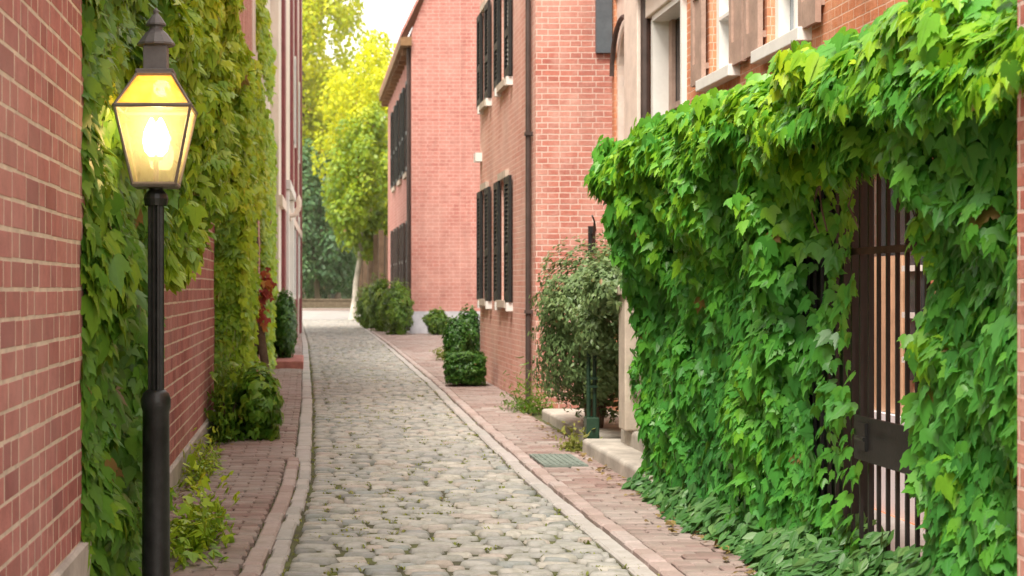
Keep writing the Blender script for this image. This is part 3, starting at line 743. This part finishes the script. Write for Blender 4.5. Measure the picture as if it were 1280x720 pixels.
# ------------------------------------------------------------------ gas lamp
LX, LY = -.665, 6.65
t = thing('gas_lamp', 'lit gas lamp with tapered glass lantern on a black post', 'street lamp', (LX,LY,0))
q = MB(); q.lathe((LX,LY),[(.085,-.02),(.085,.04),(.07,.07),(.062,.12),(.059,.86),(.065,.88),(.065,.915),(.057,.94),(.04,.955)],20); obj('base', q, M['black'], t, smooth=True)
q = MB(); n=24; prof=[]
base=len(q.v)
for z in (.95,1.4,1.80):
    for k in range(n):
        tt=math.tau*k/n; rr_=.036 if k%3 else .027
        q.v.append((LX+rr_*math.cos(tt),LY+rr_*math.sin(tt),z))
for i in range(2):
    for k in range(n): q.f.append((i*n+k,i*n+(k+1)%n,(i+1)*n+(k+1)%n,(i+1)*n+k))
q.lathe((LX,LY),[(.05,1.76),(.055,1.79),(.05,1.81),(.03,1.83),(.03,1.85)],16)
obj('post', q, M['black'], t)
def ringbox(mb, h0, z0, h1, z1, w):
    """four corner bars of a square frustum"""
    for sx in (-1,1):
        for sy in (-1,1):
            mb.tube([(LX+sx*h0,LY+sy*h0,z0),(LX+sx*h1,LY+sy*h1,z1)],w,6)
def ring(mb, h, z, w):
    c=[(LX-h,LY-h,z),(LX+h,LY-h,z),(LX+h,LY+h,z),(LX-h,LY+h,z)]
    for i in range(4): mb.tube([c[i],c[(i+1)%4]],w,6)
zb,zm,zt = 1.85,2.182,2.328
hb,hm,ht = .092,.163,.075
ln = obj('lantern', (lambda q: (ringbox(q,hb,zb,hm,zm,.0075), ringbox(q,hm,zm,ht,zt,.0075), ring(q,hb,zb,.010), ring(q,hm,zm,.010), ring(q,ht,zt,.011), q.box((LX-hb,LY-hb,zb-.012),(LX+hb,LY+hb,zb-.004)), q)[-1])(MB()), M['lampframe'], t)
def pane(name, h0,z0,h1,z1,gm='lampglass'):
    for k,(ax,ay) in enumerate(((0,-1),(1,0),(0,1),(-1,0))):
        q=MB(); e0,e1=h0-.006,h1-.006
        def P(u,h,z): return (LX+ax*h-ay*u*1.0, LY+ay*h+ax*u, z)
        q.poly([P(-e0,e0,z0),P(e0,e0,z0),P(e1,e1,z1),P(-e1,e1,z1)]); obj(name,q,M[gm],ln)
pane('glass_pane',hb,zb+.004,hm,zm-.004); pane('roof_pane',hm,zm+.004,ht,zt-.004,'lampglass_roof')
q = MB(); q.box((LX-.052,LY-.052,zt-.004),(LX+.052,LY+.052,2.455)); q.box((LX-.082,LY-.082,zt+.006),(LX+.082,LY+.082,zt+.022)); obj('chimney', q, M['greycap'], t, bevel=.004)
q = MB(); q.lathe((LX,LY),[(.05,2.452),(.084,2.46),(.084,2.468),(.05,2.512),(.030,2.53),(.028,2.542),(.044,2.548),(.044,2.555),(.026,2.582),(.011,2.60),(.013,2.612),(.004,2.625)],12); obj('cap', q, M['greycap'], t)
q = MB(); q.tube([(LX,LY,zb),(LX,LY,1.97)],.012,8); q.box((LX-.03,LY-.008,1.96),(LX+.03,LY+.008,1.975)); obj('burner', q, M['greycap'], t)
q = MB()
for dx in (-.020,.020): q.lathe((LX+dx,LY),[(.008,1.975),(.030,2.0),(.038,2.04),(.034,2.08),(.018,2.12),(.004,2.145)],12)
obj('flame', q, M['flame'], t, smooth=True)
ld = bpy.data.lights.new('lamp_flame','POINT'); ld.energy = 10; ld.color=(1,.66,.28); ld.shadow_soft_size=.04
lo = bpy.data.objects.new('flame_light', ld); lo.location=(0,0,2.14); lo.parent=t; col.objects.link(lo)

# ------------------------------------------------------------------ ivy
DOWN = np.array([0,0,-1.0])
def stems(name, pts_list, rad, parent):
    for pts in pts_list:
        q = MB(); q.tube(pts, [rad*(1-.7*i/len(pts)) for i in range(len(pts))], 5, False)
        obj(name, q, M['bark'], parent)

# right-hand wall
def right_ivy():
    t = thing('ivy', 'dense three lobed green ivy covering the garden wall around the gate', 'ivy', (2.4,7.5,0))
    nz = Noise2(3,(1.1,.6,.34),(1,.8,.5)); tn = Noise2(8,(1.6,.8))
    def surf(y,z):
        bulge = 1/(1+np.exp(-(z-1.55)*4.5))
        X = 2.34 - (.20+.10*np.clip((y-7)/3.3,0,1))*bulge
        X = X + .13*np.exp(-((y-6.85)/.38)**2)*(z<2.05)        # ivy sinks in towards the gate
        return X - .10*nz(y,z)
    n = 29000
    y = 4.42+6.05*rng.random(n); z = .05+2.36*rng.random(n)
    # fewer leaves in the depth near the far end are needed: keep density even
    keep = np.ones(n,bool)
    edge = tn(y*2,z*2)*.10
    archz = 1.93 - .16*((y-6.35)/.65)**2 + edge
    ing = (y>5.70+.14*np.clip((1.5-z)/.5,0,1)+edge*.4)&(y<7.25+edge)&(z<archz)
    part = (y>6.66)&(rng.random(n)<.14)
    keep &= ~(ing & ~part)
    y,z = y[keep],z[keep]; n=len(y)
    e=.03
    X = surf(y,z); gy=(surf(y+e,z)-surf(y-e,z))/(2*e); gz=(surf(y,z+e)-surf(y,z-e))/(2*e)
    nrm = np.stack([-np.ones(n), gy*.8, gz*.8],1); nrm/=np.linalg.norm(nrm,axis=1,keepdims=True)
    dep = rng.random(n)**1.6*.20
    pos = np.stack([X,y,z],1) - nrm*dep[:,None] + nrand(n,.01)
    pos[:,0]=np.minimum(pos[:,0],2.375)
    nr = nrm*1.0 + np.array([0,-.18,.40]) + nrand(n,.26)
    tip = DOWN + np.array([-.25,0,0]) + nrand(n,.38)
    size = np.clip(.074*np.exp(rng.normal(0,.28,n)),.035,.14)
    tint = np.clip(.36+.13*tn(y,z)+.40*np.clip((z-1.35)/.9,0,1)+.12*nz(y,z)+.25*np.exp(-((y-5.6)/.2)**2)*(z<1.7)*(z>.5), 0,1)  # sunlight on the upper ivy painted in as yellower tint
    A=(pos,nr,tip,size,tint)
    # rounded top
    m = 12000; yy=4.3+6.3*rng.random(m); th=rng.random(m)*1.9-.15
    rr = .24+.06*nz(yy*1.3,th)
    cx = 2.44-.10*np.clip((yy-7)/3.3,0,1)
    topn = .07*tn(yy*1.4,yy*0+3)
    pos2 = np.stack([cx-np.cos(th)*(rr+.10), yy, 2.11-.05*np.clip((7.5-yy)/2,0,1)+topn+np.sin(th)*(rr)],1)+nrand(m,.015)
    nr2 = np.stack([-np.cos(th), np.zeros(m), np.sin(th)+.3],1)+nrand(m,.35)
    tip2 = np.stack([-np.sin(th)-.3, np.zeros(m), -np.cos(th)-.4],1)+nrand(m,.4)
    s2 = np.clip(.068*np.exp(rng.normal(0,.28,m)),.03,.125); ti2=np.clip(.68+.2*tn(yy,th)+.3*np.sin(th),0,1)  # sunlit top painted into the leaf tint
    # far end cap, billowing over the entrance
    k = 3600; zz=.1+2.3*rng.random(k); ph=rng.random(k)*math.pi*.75-.2
    rc = .20+.22/(1+np.exp(-(zz-1.55)*4.5))+.05*nz(zz,ph*2)
    pos3=np.stack([2.54-.08*np.clip(zz-1,0,1)-np.cos(ph)*rc, 10.4+np.sin(ph)*rc*.8, zz],1)+nrand(k,.02)
    nr3=np.stack([-np.cos(ph),np.sin(ph)*.5-.3,np.full(k,.4)],1)+nrand(k,.3)
    tip3=np.tile(DOWN,(k,1))+nrand(k,.35); s3=np.clip(.08*np.exp(rng.normal(0,.25,k)),.035,.12); ti3=np.clip(.34+.25*np.clip((zz-1.6),0,1)+.2*tn(zz*2,ph*2),0,1)
    # inner layer close to the bricks, gap shade painted into its dark tints
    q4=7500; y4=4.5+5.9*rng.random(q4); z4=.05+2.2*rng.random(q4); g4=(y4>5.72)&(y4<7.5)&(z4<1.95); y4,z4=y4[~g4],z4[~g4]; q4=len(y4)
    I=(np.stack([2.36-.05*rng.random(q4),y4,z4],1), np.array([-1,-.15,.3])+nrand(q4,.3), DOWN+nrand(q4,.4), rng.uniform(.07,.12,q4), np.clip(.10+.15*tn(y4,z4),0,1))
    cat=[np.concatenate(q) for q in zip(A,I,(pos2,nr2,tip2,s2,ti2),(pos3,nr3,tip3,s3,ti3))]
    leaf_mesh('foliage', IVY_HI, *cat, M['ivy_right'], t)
    st=[]
    for k in range(40):
        y0=rng.uniform(4.8,10.2); 
        if 5.4<y0<8.2: continue
        pts=[(2.385,y0,0)]
        for j in range(1,9): pts.append((2.385+rng.normal(0,.01),y0+rng.normal(0,.05)*j**.5,j*.28))
        st.append(pts)
    for k in range(4):                      # hanging tendrils over the gate
        y0=rng.uniform(5.6,7.0); st.append([(2.30,y0+rng.normal(0,.02)*j,2.05-.1*j) for j in range(5)])
    stems('stem', st, .009, t)
right_ivy()

# trailing ground cover at the foot of the ivy
def ground_cover():
    n=5200; y=4.5+6.0*rng.random(n)**1.15
    base=np.interp(y,[4.5,6.2,7.8,9,10.5],[2.10,2.16,2.26,2.24,2.30]); hmax=np.interp(y,[4.5,6.5,8,9.5,10.6],[.44,.33,.30,.24,.16])
    u=rng.random(n); nz=Noise2(21,(.5,.3,.2))
    X=base-.06+.34*u+.05*nz(y,u); z=.03+hmax*(u**.7)*(.75+.35*nz(y*1.5,u*2))
    pos=np.stack([X,y,z],1)+nrand(n,.02)
    a=rng.uniform(0,math.tau,n)
    tip=np.stack([-.8+.5*np.cos(a),.6*np.sin(a),-.75+0*a],1)+nrand(n,.3)
    nr=np.stack([-.7+0*a,-.3+0*a,.9+0*a],1)+nrand(n,.35)
    o=leaf_mesh('ground_cover', OVAL, pos, nr, tip, rng.uniform(.05,.115,n), np.clip(.45+.35*nz(y,u)+rng.normal(0,.1,n),0,1), M['fern'])
    tag(o,'trailing pale leaved ground cover spilling from the foot of the ivy','ground cover',kind='stuff')
ground_cover()
n=260; yy=3+14*rng.random(n)**1.3; rt=rng.random(n)<.7
xx=np.where(rt, np.interp(yy,[3,8,10.2,17],[2.12,2.20,2.26,2.5])-np.abs(rng.normal(0,.10,n)), -.88+np.abs(rng.normal(0,.12,n)))
o=leaf_mesh('fallen_leaves', IVY_MID, np.stack([xx,yy,np.full(n,.042)],1), np.array([0,-.1,1])+nrand(n,.25), nrand(n,1), rng.uniform(.025,.055,n), rng.random(n), mat_leaf('dry_leaf',[(0,(.10,.06,.03)),(.5,(.22,.15,.06)),(1,(.30,.24,.08))],.15,(.3,.2,.05),.7,.2))
tag(o,'dry fallen leaves gathered along the foot of the walls','leaf litter',kind='stuff')

# ivy behind the lamp and over the second house
def left_ivy():
    t = thing('ivy', 'lush yellow green ivy hanging on the brick house behind the lamp', 'ivy', (XL,9,0))
    nz=Noise2(31,(1.0,.55,.33),(1,.8,.5)); tn=Noise2(38,(2,.9))
    n=30000; y=6.12+9.1*rng.random(n)**1.15; z=.0+5.0*rng.random(n)
    zl=np.interp(y,[6.1,8.05,8.5,10,12.8,15.3],[-1,-1,1.25,1.72,2.15,2.75])+.28*tn(y*2.2,z*0+1)+.1*nz(y*2,z)
    keep=(z>zl)
    y,z=y[keep],z[keep]; n=len(y)
    th=np.interp(y,[6.1,6.5,8.2,9,15],[.05,.15,.13,.17,.26])
    def S(y,z): return XL+th*(.7+.65*nz(y,z))
    e=.03; X=S(y,z); gy=(S(y+e,z)-S(y-e,z))/(2*e); gz=(S(y,z+e)-S(y,z-e))/(2*e)
    nrm=np.stack([np.ones(n),-gy,-gz],1); nrm/=np.linalg.norm(nrm,axis=1,keepdims=True)
    pos=np.stack([X,y,z],1)-nrm*(rng.random(n)**1.5*.12)[:,None]+nrand(n,.012); pos[:,0]=np.maximum(pos[:,0],XL+.03)
    lz=(pos[:,1]<7.1)&(pos[:,2]>1.75)&(pos[:,2]<2.7); pos[:,0]=np.where(lz,np.minimum(pos[:,0],XL+.05+.02*rng.random(n)),pos[:,0])
    nr=nrm+np.array([0,-.35,.40])+nrand(n,.32); tip=DOWN+np.array([.2,-.1,0])+nrand(n,.36)
    size=np.clip(.098*np.exp(rng.normal(0,.28,n)),.04,.16)
    tint=np.clip(.25+.2*tn(y,z)+.15*nz(y,z)+.45*np.clip((z-1.9)/2.2,0,1)+.1*np.clip((y-9)/5,0,1),0,1)  # higher leaves yellower, backlight painted into the tint
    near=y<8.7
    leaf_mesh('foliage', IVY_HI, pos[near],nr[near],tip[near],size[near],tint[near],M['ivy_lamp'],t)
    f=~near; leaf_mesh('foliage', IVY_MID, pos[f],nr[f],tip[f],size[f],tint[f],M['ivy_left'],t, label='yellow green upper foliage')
    st=[]
    for k in range(26):
        y0=rng.uniform(6.3,8.1); st.append([(XL+.02,y0+rng.normal(0,.04)*j**.5,j*.45) for j in range(11)])
    stems('stem', st, .014, t)
left_ivy()

def corner_ivy():
    t = thing('ivy', 'tall ivy column on the corner of the salmon brick house', 'ivy', (XB,16,0))
    nz=Noise2(41,(1.0,.5,.33)); tn=Noise2(48,(2,.9))
    # front face (towards the camera)
    n=5200; x=XL-.05+.27*rng.random(n); z=5.4*rng.random(n)
    k=(z<3.75+1.5*np.clip((-.72-x)/.15,0,1)+.1*nz(x*3,z)); x,z=x[k],z[k]; n=len(x)
    th=.10+.08*nz(x*2,z)
    pos=np.stack([x,15.2-th*rng.random(n)**.4,z],1)
    nr=np.array([.15,-1,.45])+nrand(n,.32); tip=DOWN+nrand(n,.35)
    A=(pos,nr,tip,rng.uniform(.085,.15,n),np.clip(.26+.22*tn(x,z)+.3*np.clip((x+.8)/.4,0,1)*1+.25*np.clip((z-1.5)/3,0,1),0,1))
    # side face
    m=15000; y=15.1+13.6*rng.random(m)**1.2; z=5.6*rng.random(m)
    zt=np.interp(y,[15,18,21,28.6],[3.65,3.9,4.0,4.1])+.25*tn(y,y*0); zl=np.interp(y,[15,17.6,18.0,22.6,23.2,28.6],[-1,-1,2.5,2.6,-1,-1])+.2*tn(y*2,y*0+4)
    extra=(y>20.5)&(y<27)&(z>4.75+.15*tn(y*2,y*0+2))&(z<5.6)
    k=((z<zt)&(z>zl))|extra; y,z=y[k],z[k]; m=len(y)
    X=XB+.02+(.07+.055*nz(y,z))*rng.random(m)**.5
    B=(np.stack([X,y,z],1),np.array([.8,-.55,.45])+nrand(m,.35),DOWN+nrand(m,.35),rng.uniform(.09,.165,m),np.clip(.5+.2*tn(y,z)+.25*np.clip((z-1)/3,0,1),0,1))
    c=[np.concatenate(q) for q in zip(A,B)]
    leaf_mesh('foliage', IVY_MID, *c, M['ivy_left'], t)
    st=[[(x0+rng.normal(0,.012),15.19,j*.45) for j in range(9)] for x0 in rng.uniform(-.91,-.76,6)]
    stems('stem', st, .02, t)
corner_ivy()

# gnarled vine trunk with autumn leaves
t = thing('vine', 'gnarled old vine trunk with a few red and orange leaves', 'vine', (-.5,19.5,0))
q = MB(); q.tube([(-.66,18.6,0),(-.68,18.6,.5),(-.60,18.6,.9),(-.67,18.65,1.3),(-.66,18.65,1.9),(-.69,18.7,2.6)],[.09,.075,.07,.075,.06,.05],8)
q.tube([(-.50,18.5,0),(-.52,18.5,.45),(-.60,18.6,.95)],[.06,.05,.06],8); q.tube([(-.63,18.6,1.1),(-.53,18.55,1.35),(-.48,18.5,1.5)],[.055,.045,.02],7)
obj('trunk', q, M['bark'], t, smooth=True)
n=75; c=np.array([(-.58,18.45,1.12)]*30+[(-.50,18.45,1.40)]*45)
leaf_mesh('leaves', IVY_MID, c+rng.normal(0,1,(n,3))*np.array([.04,.05,.08]), np.array([.2,-1,.3])+nrand(n,.4), DOWN+nrand(n,.4), rng.uniform(.06,.11,n), rng.random(n), M['autumn'], t)

# ------------------------------------------------------------------ shrubs
def bush(name, label, cat, c, rad, n, size, mat, tmpl=OVAL, seed=0, box=False, group=None, stem=True, ragged=.25, tint0=.45, scatter=False, extra=()):
    r = np.random.default_rng(seed+100)
    t = thing(name, label, cat, (c[0],c[1],max(0,c[2]-rad[2])), group)
    d = r.normal(0,1,(n,3)); d/=np.linalg.norm(d,axis=1,keepdims=True)
    if box:
        d=r.uniform(-1,1,(n,3)); d/=np.max(np.abs(d),axis=1,keepdims=True); d=d*.72+.32*d/np.linalg.norm(d,axis=1,keepdims=True)
    nz=Noise2(seed+7,(1.4,.7,.45)); th=np.arctan2(d[:,1],d[:,0]); b_=nz(th,d[:,2]*1.6)
    rr=(1-.35*r.random(n)**1.8)*(1+ragged*b_)
    pos=np.array(c)+d*rr[:,None]*np.array(rad)
    if scatter:
        pos=np.array(c)+r.normal(0,.5,(n,3))*np.array(rad); pos[:,2]=.02+np.abs(r.normal(0,.6,n))*rad[2]*(1+b_)
    pos[:,2]=np.maximum(pos[:,2],.03)
    nr=d/np.array(rad)*max(rad)+np.array([0,0,.35])+r.normal(0,.4,(n,3)); tip=d*.6+np.array([0,0,-.35])+r.normal(0,.5,(n,3))
    tt_=np.clip(tint0+.3*b_+.15*d[:,2],0,1)
    for c2,r2,k2 in extra:
        d2=r.normal(0,1,(k2,3)); d2/=np.linalg.norm(d2,axis=1,keepdims=True); b2=nz(d2[:,0]*2+c2[0],d2[:,2]*2)
        pos=np.concatenate([pos,np.array(c2)+d2*((1-.45*r.random(k2)**1.4)*(1+ragged*b2))[:,None]*np.array(r2)])
        nr=np.concatenate([nr,d2+np.array([0,0,.35])+r.normal(0,.4,(k2,3))]); tip=np.concatenate([tip,d2*.6+np.array([0,0,-.5])+r.normal(0,.5,(k2,3))]); tt_=np.concatenate([tt_,np.clip(tint0+.3*b2,0,1)])
    leaf_mesh('foliage', tmpl, pos,nr,tip,r.uniform(.65,1.25,len(pos))*size,tt_,mat,t)
    if stem and not box:
        st=[]; 
        for k in range(7):
            a_=r.uniform(0,math.tau); st.append([(c[0]+.05*math.cos(a_),c[1]+.05*math.sin(a_),0),(c[0]+rad[0]*.35*math.cos(a_),c[1]+rad[1]*.35*math.sin(a_),c[2]),(c[0]+rad[0]*.6*math.cos(a_),c[1]+rad[1]*.6*math.sin(a_),c[2]+rad[2]*.5)])
        stems('stem', st, .025, t)
    return t
bush('shrub','grey green rounded shrub with fine leaves beside the stone steps','shrub',(2.68,14.2,1.02),(.56,.85,.76),17000,.052,M['greyshrub'],OVAL,1,ragged=.22,extra=[((2.50,12.6,1.38),(.22,.5,.24),3000),((2.42,12.9,1.05),(.13,.3,.25),1200),((2.8,12.9,1.6),(.3,.6,.25),2500)])
bush('hedge','clipped square boxwood cube at the house corner','hedge',(2.22,21.5,.27),(.27,.30,.22),9000,.045,M['box'],OVAL,2,box=True,ragged=.13,tint0=.5)
bush('shrub','rounded boxwood just behind the clipped cube','shrub',(2.28,23.2,.58),(.22,.3,.36),3600,.06,M['box'],OVAL,3,ragged=.18,tint0=.4)
bush('shrub','taller boxwood shrub against the end of the shuttered house','shrub',(2.52,23.7,.68),(.20,.26,.40),3400,.06,M['box'],OVAL,4,ragged=.2,tint0=.5)
bush('shrub','small round green shrub below the pale foundation','shrub',(3.78,44.6,.42),(.36,.36,.36),1900,.10,M['shrub'],OVAL,5,ragged=.2,tint0=.4)
bush('shrub','bright green bush under the far house windows','shrub',(2.66,45.2,.75),(.46,.8,.78),4800,.10,M['shrub'],OVAL,6,ragged=.25,tint0=.55)
bush('shrub','tall yellowish shrub between two greener bushes by the far house','shrub',(2.30,48.5,.85),(.36,.7,.85),3600,.12,M['shrub'],OVAL,8,ragged=.35,tint0=.7)
bush('shrub','light green bush nearest the pale tree trunk','shrub',(2.05,52,.72),(.40,.7,.72),3200,.12,M['shrub'],OVAL,9,ragged=.3,tint0=.8)
bush('plant','low straggly flower tuft on the pavement beyond the clipped boxwood','plant',(2.62,29,.16),(.25,.45,.14),420,.06,M['tuft'],OVAL,10,stem=False,ragged=.3,tint0=.3)
bush('ivy_bush','low bushy ivy mound on the left pavement below the vine','bush',(-.45,14.1,.30),(.20,.45,.32),1900,.09,M['ivy_lamp'],IVY_MID,11,ragged=.45,tint0=.35)
bush('ivy_bush','leafy ivy clump at the foot of the corner ivy column','bush',(-.74,14.3,.15),(.14,.8,.40),1100,.09,M['ivy_lamp'],IVY_MID,12,scatter=True,tint0=.35)
bush('weed_clump','small leafy weeds growing at the foot of the lamp post','plant',(-.60,8.3,.08),(.15,.8,.16),420,.075,M['ivy_left'],IVY_MID,13,stem=False,scatter=True,tint0=.5)
bush('weed_clump','thin ivy sprig on the pavement beside the granite base','plant',(-.80,11.3,.06),(.12,1.2,.13),300,.07,M['ivy_left'],IVY_MID,14,stem=False,scatter=True,tint0=.5)
bush('shrub','dense dark green shrub standing in the raised brick bed','shrub',(-.42,27.3,.72),(.23,.5,.60),3800,.085,M['box'],OVAL,15,ragged=.16,tint0=.6)
bush('weed_clump','straggly weeds at the foot of the brown downpipe','plant',(2.50,17.1,.16),(.26,.5,.24),700,.085,M['shrub'],BLADE,16,stem=False,scatter=True,tint0=.5)
bush('weed_clump','bright weed tuft at the end of the lower step','plant',(2.30,13.0,.06),(.13,.25,.10),220,.06,M['tuft'],OVAL,17,stem=False,scatter=True,tint0=.7)
bush('plant','small rosemary like plant growing on the upper step','plant',(2.70,11.6,.36),(.10,.35,.16),700,.07,M['fern'],BLADE,18,stem=False,ragged=.4,tint0=.3)
bush('creeper','sprig of creeper clinging to the sandstone post','plant',(2.57,11.96,.70),(.045,.05,.16),80,.06,M['ivy_right'],OVAL,19,stem=False,ragged=.4,tint0=.3)
q = MB(); q.cbox((-.57,26.0,-.05),(-.08,28.45,.15),.015); tag(obj('brick_bed', q, M['red'], bevel=.01),'low red brick raised bed beside the left kerb','planter')

# ------------------------------------------------------------------ trees
def tree(label, x, y, ztop, zlow, rx, ry, n, ls, mat, trunk_r, bark, seed, lean=0, tint0=.5, clumps=60, group='trees beyond the end of the lane'):
    r=np.random.default_rng(seed); t=thing('tree',label,'tree',(x,y,0),group)
    cz=(ztop+zlow)/2; rz=(ztop-zlow)/2
    q=MB(); h=zlow+rz*.7
    tp=[(x+lean*k/6+r.normal(0,.04*trunk_r*3),y+r.normal(0,.05),h*k/6) for k in range(7)]
    q.tube(tp,[trunk_r*(1.25 if k==0 else 1-.09*k) for k in range(7)],10)
    obj('trunk',q,bark,t,smooth=True)
    cs=[]
    while len(cs)<clumps:
        p=r.uniform(-1,1,3)
        l=np.linalg.norm(p)
        if l<1 and l>.35: cs.append(p)
    cs=np.array(cs); top=np.array(tp[-2])
    for k in range(12):
        q=MB(); e=np.array([x+lean,y,cz])+cs[k]*np.array([rx,ry,rz])*.8; a_=np.array(tp[3+k%4]); mid=(a_+e)/2+np.array([0,0,rz*.12])
        q.tube([a_,mid,e],[trunk_r*.4,trunk_r*.28,trunk_r*.08],6)
        obj('limb',q,bark,t,smooth=True)
    ci=r.integers(0,clumps,n); d=r.normal(0,1,(n,3)); d/=np.linalg.norm(d,axis=1,keepdims=True)
    cr=(.26+.16*r.random(clumps))[ci]*(.55+.5*r.random(n)**.5)
    pos=np.array([x+lean,y,cz])+(cs[ci]+d*cr[:,None]*np.array([1,1,.8]))*np.array([rx,ry,rz])
    nr=d+np.array([0,0,.5])+r.normal(0,.5,(n,3)); tip=d*.5+np.array([0,0,-.8])+r.normal(0,.5,(n,3))
    ct=r.normal(0,.17,clumps)[ci]
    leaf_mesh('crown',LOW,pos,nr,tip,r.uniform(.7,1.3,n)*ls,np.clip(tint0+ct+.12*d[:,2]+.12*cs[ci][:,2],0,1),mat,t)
tree('tall yellow green tree, sun glow in its leaf colour, rising over the end of the lane',-.5,112,27,7.5,4.4,4,24000,.36,M['tree_sunlit'],.45,M['bark'],51,tint0=.55)
tree('yellow green tree leaning beside the far gable house',4.6,84,15.2,4.6,3.3,3.2,22000,.27,M['tree_sunlit'],.3,M['bark'],52,tint0=.5,lean=-.2)
tree('smaller green tree with pale trunk at the lane end',1.95,66.5,9.0,2.9,1.55,2.6,14000,.21,M['tree_mid'],.16,M['palebark'],53,tint0=.45,lean=.55)
tree('broad dark tree filling the shade behind the pale trunk',1.5,128,17,1.6,5.6,4,15000,.5,M['tree_dark'],.4,M['bark'],54,tint0=.5)
tree('bluish dark tree low behind the cross street on the left',-2.5,118,12.5,1.0,3.8,3,11000,.44,M['tree_dark'],.35,M['bark'],55,tint0=.4)
tree('mid green tree high between the two yellow trees',2.4,122,20,8,3.0,3,13000,.37,M['tree_mid'],.4,M['bark'],56,tint0=.5)
tree('dark rounded tree closing the end of the lane low down',.6,103,11,.9,2.6,2.2,13000,.33,M['tree_dark'],.25,M['bark'],57,tint0=.6)
# backing woods, low hedge and hut
n=26000; xx=rng.uniform(-40,50,n); yy=rng.uniform(150,170,n); nz=Noise2(61,(14,7,4))
zt=9+2.5*nz(xx,yy*0); zz=rng.random(n)*zt
o=leaf_mesh('distant_woods', LOW, np.stack([xx,yy,zz],1), np.array([0,-1,.5])+nrand(n,.6), DOWN+nrand(n,.6), rng.uniform(.7,1.3,n), np.clip(.4+.3*nz(xx,zz),0,1), M['tree_dark'])
tag(o,'dark mass of woods closing the view behind the trees','woods',kind='stuff')
q=MB(); q.box((-8,96,.14),(12,96.5,.62)); q.box((-8.05,95.95,.62),(12.05,96.55,.72)); tag(obj('low_wall', q, M['bark']),'low mossy stone wall across the end of the lane','wall')
t=thing('garden_hut','small brown hut with dark doorway under the far trees','hut',(1.6,140,.3))
q=MB(); q.box((.2,139,.2),(3.0,142,2.4)); obj('wall',q,M['fence'],t)
q=MB(); q.box((2.0,138.95,.2),(2.7,138.99,2.0)); obj('door',q,M['shutter_black'],t)
q=MB(); q.add([(-.1,138.7,2.4),(3.3,138.7,2.4),(3.3,142.3,2.4),(-.1,142.3,2.4),(1.6,138.7,3.3),(1.6,142.3,3.3)],[(0,1,4),(1,2,5,4),(2,3,5),(3,0,4,5),(0,3,2,1)]); obj('roof',q,M['roof'],t)

# ------------------------------------------------------------------ light
EL, AZ = R(57), R(-152)        # sun height; azimuth from straight ahead (+y), negative = left
sd = Vector((math.sin(AZ)*math.cos(EL), math.cos(AZ)*math.cos(EL), math.sin(EL)))
w = bpy.data.worlds.new('World'); scene.world = w; w.use_nodes = True
nt = w.node_tree; bg = nt.nodes['Background']
sky = nt.nodes.new('ShaderNodeTexSky'); sky.sky_type='NISHITA'; sky.sun_disc=False
sky.sun_elevation = EL; sky.sun_rotation = AZ; sky.dust_density = 4.0; sky.air_density=1.0; sky.ozone_density=.5
hs = mix(nt, sky.outputs[0], (1.0,.88,.74), 1.0, 'MULTIPLY')
hs = mix(nt, hs, (8.2,7.75,7.0), .65)
nt.links.new(hs, bg.inputs['Color']); bg.inputs['Strength'].default_value = .30
sl = bpy.data.lights.new('sun','SUN'); sl.energy = 5.0; sl.angle = R(22); sl.color=(1,.94,.84)
so = bpy.data.objects.new('sun', sl); col.objects.link(so)
so.rotation_euler = sd.to_track_quat('Z','Y').to_euler(); so.location=(-20,20,30)

# warm haze that hangs over the far end of the lane
m = bpy.data.materials.new('warm_haze'); m.use_nodes=True; nt=m.node_tree; nt.nodes.remove(nt.nodes['Principled BSDF'])
vs=nt.nodes.new('ShaderNodeVolumeScatter'); vs.inputs['Density'].default_value=.0007; vs.inputs['Color'].default_value=(1,.92,.66,1); vs.inputs['Anisotropy'].default_value=.1
nt.links.new(vs.outputs[0], nt.nodes['Material Output'].inputs['Volume'])
q=MB(); q.box((-25,24,.3),(30,148,24)); o=obj('haze', q, m); structure(o)
# ------------------------------------------------------------------ camera
cd = bpy.data.cameras.new('camera'); cd.sensor_width=36; cd.lens=F/1280*36
cd.shift_x=(640-VX)/1280; cd.clip_end=600; cd.clip_start=.05
cd.dof.use_dof=True; cd.dof.focus_distance=8.0; cd.dof.aperture_fstop=5.0
cam = bpy.data.objects.new('camera', cd); col.objects.link(cam)
cam.location=(0,0,H); cam.rotation_euler=(R(90),0,0)
scene.camera=cam
scene.view_settings.view_transform='Standard'; scene.view_settings.look='None'; scene.view_settings.exposure=0; scene.view_settings.gamma=1
scene.cycles.max_bounces=8; scene.cycles.diffuse_bounces=5; scene.cycles.transparent_max_bounces=8
scene.cycles.sample_clamp_indirect=6
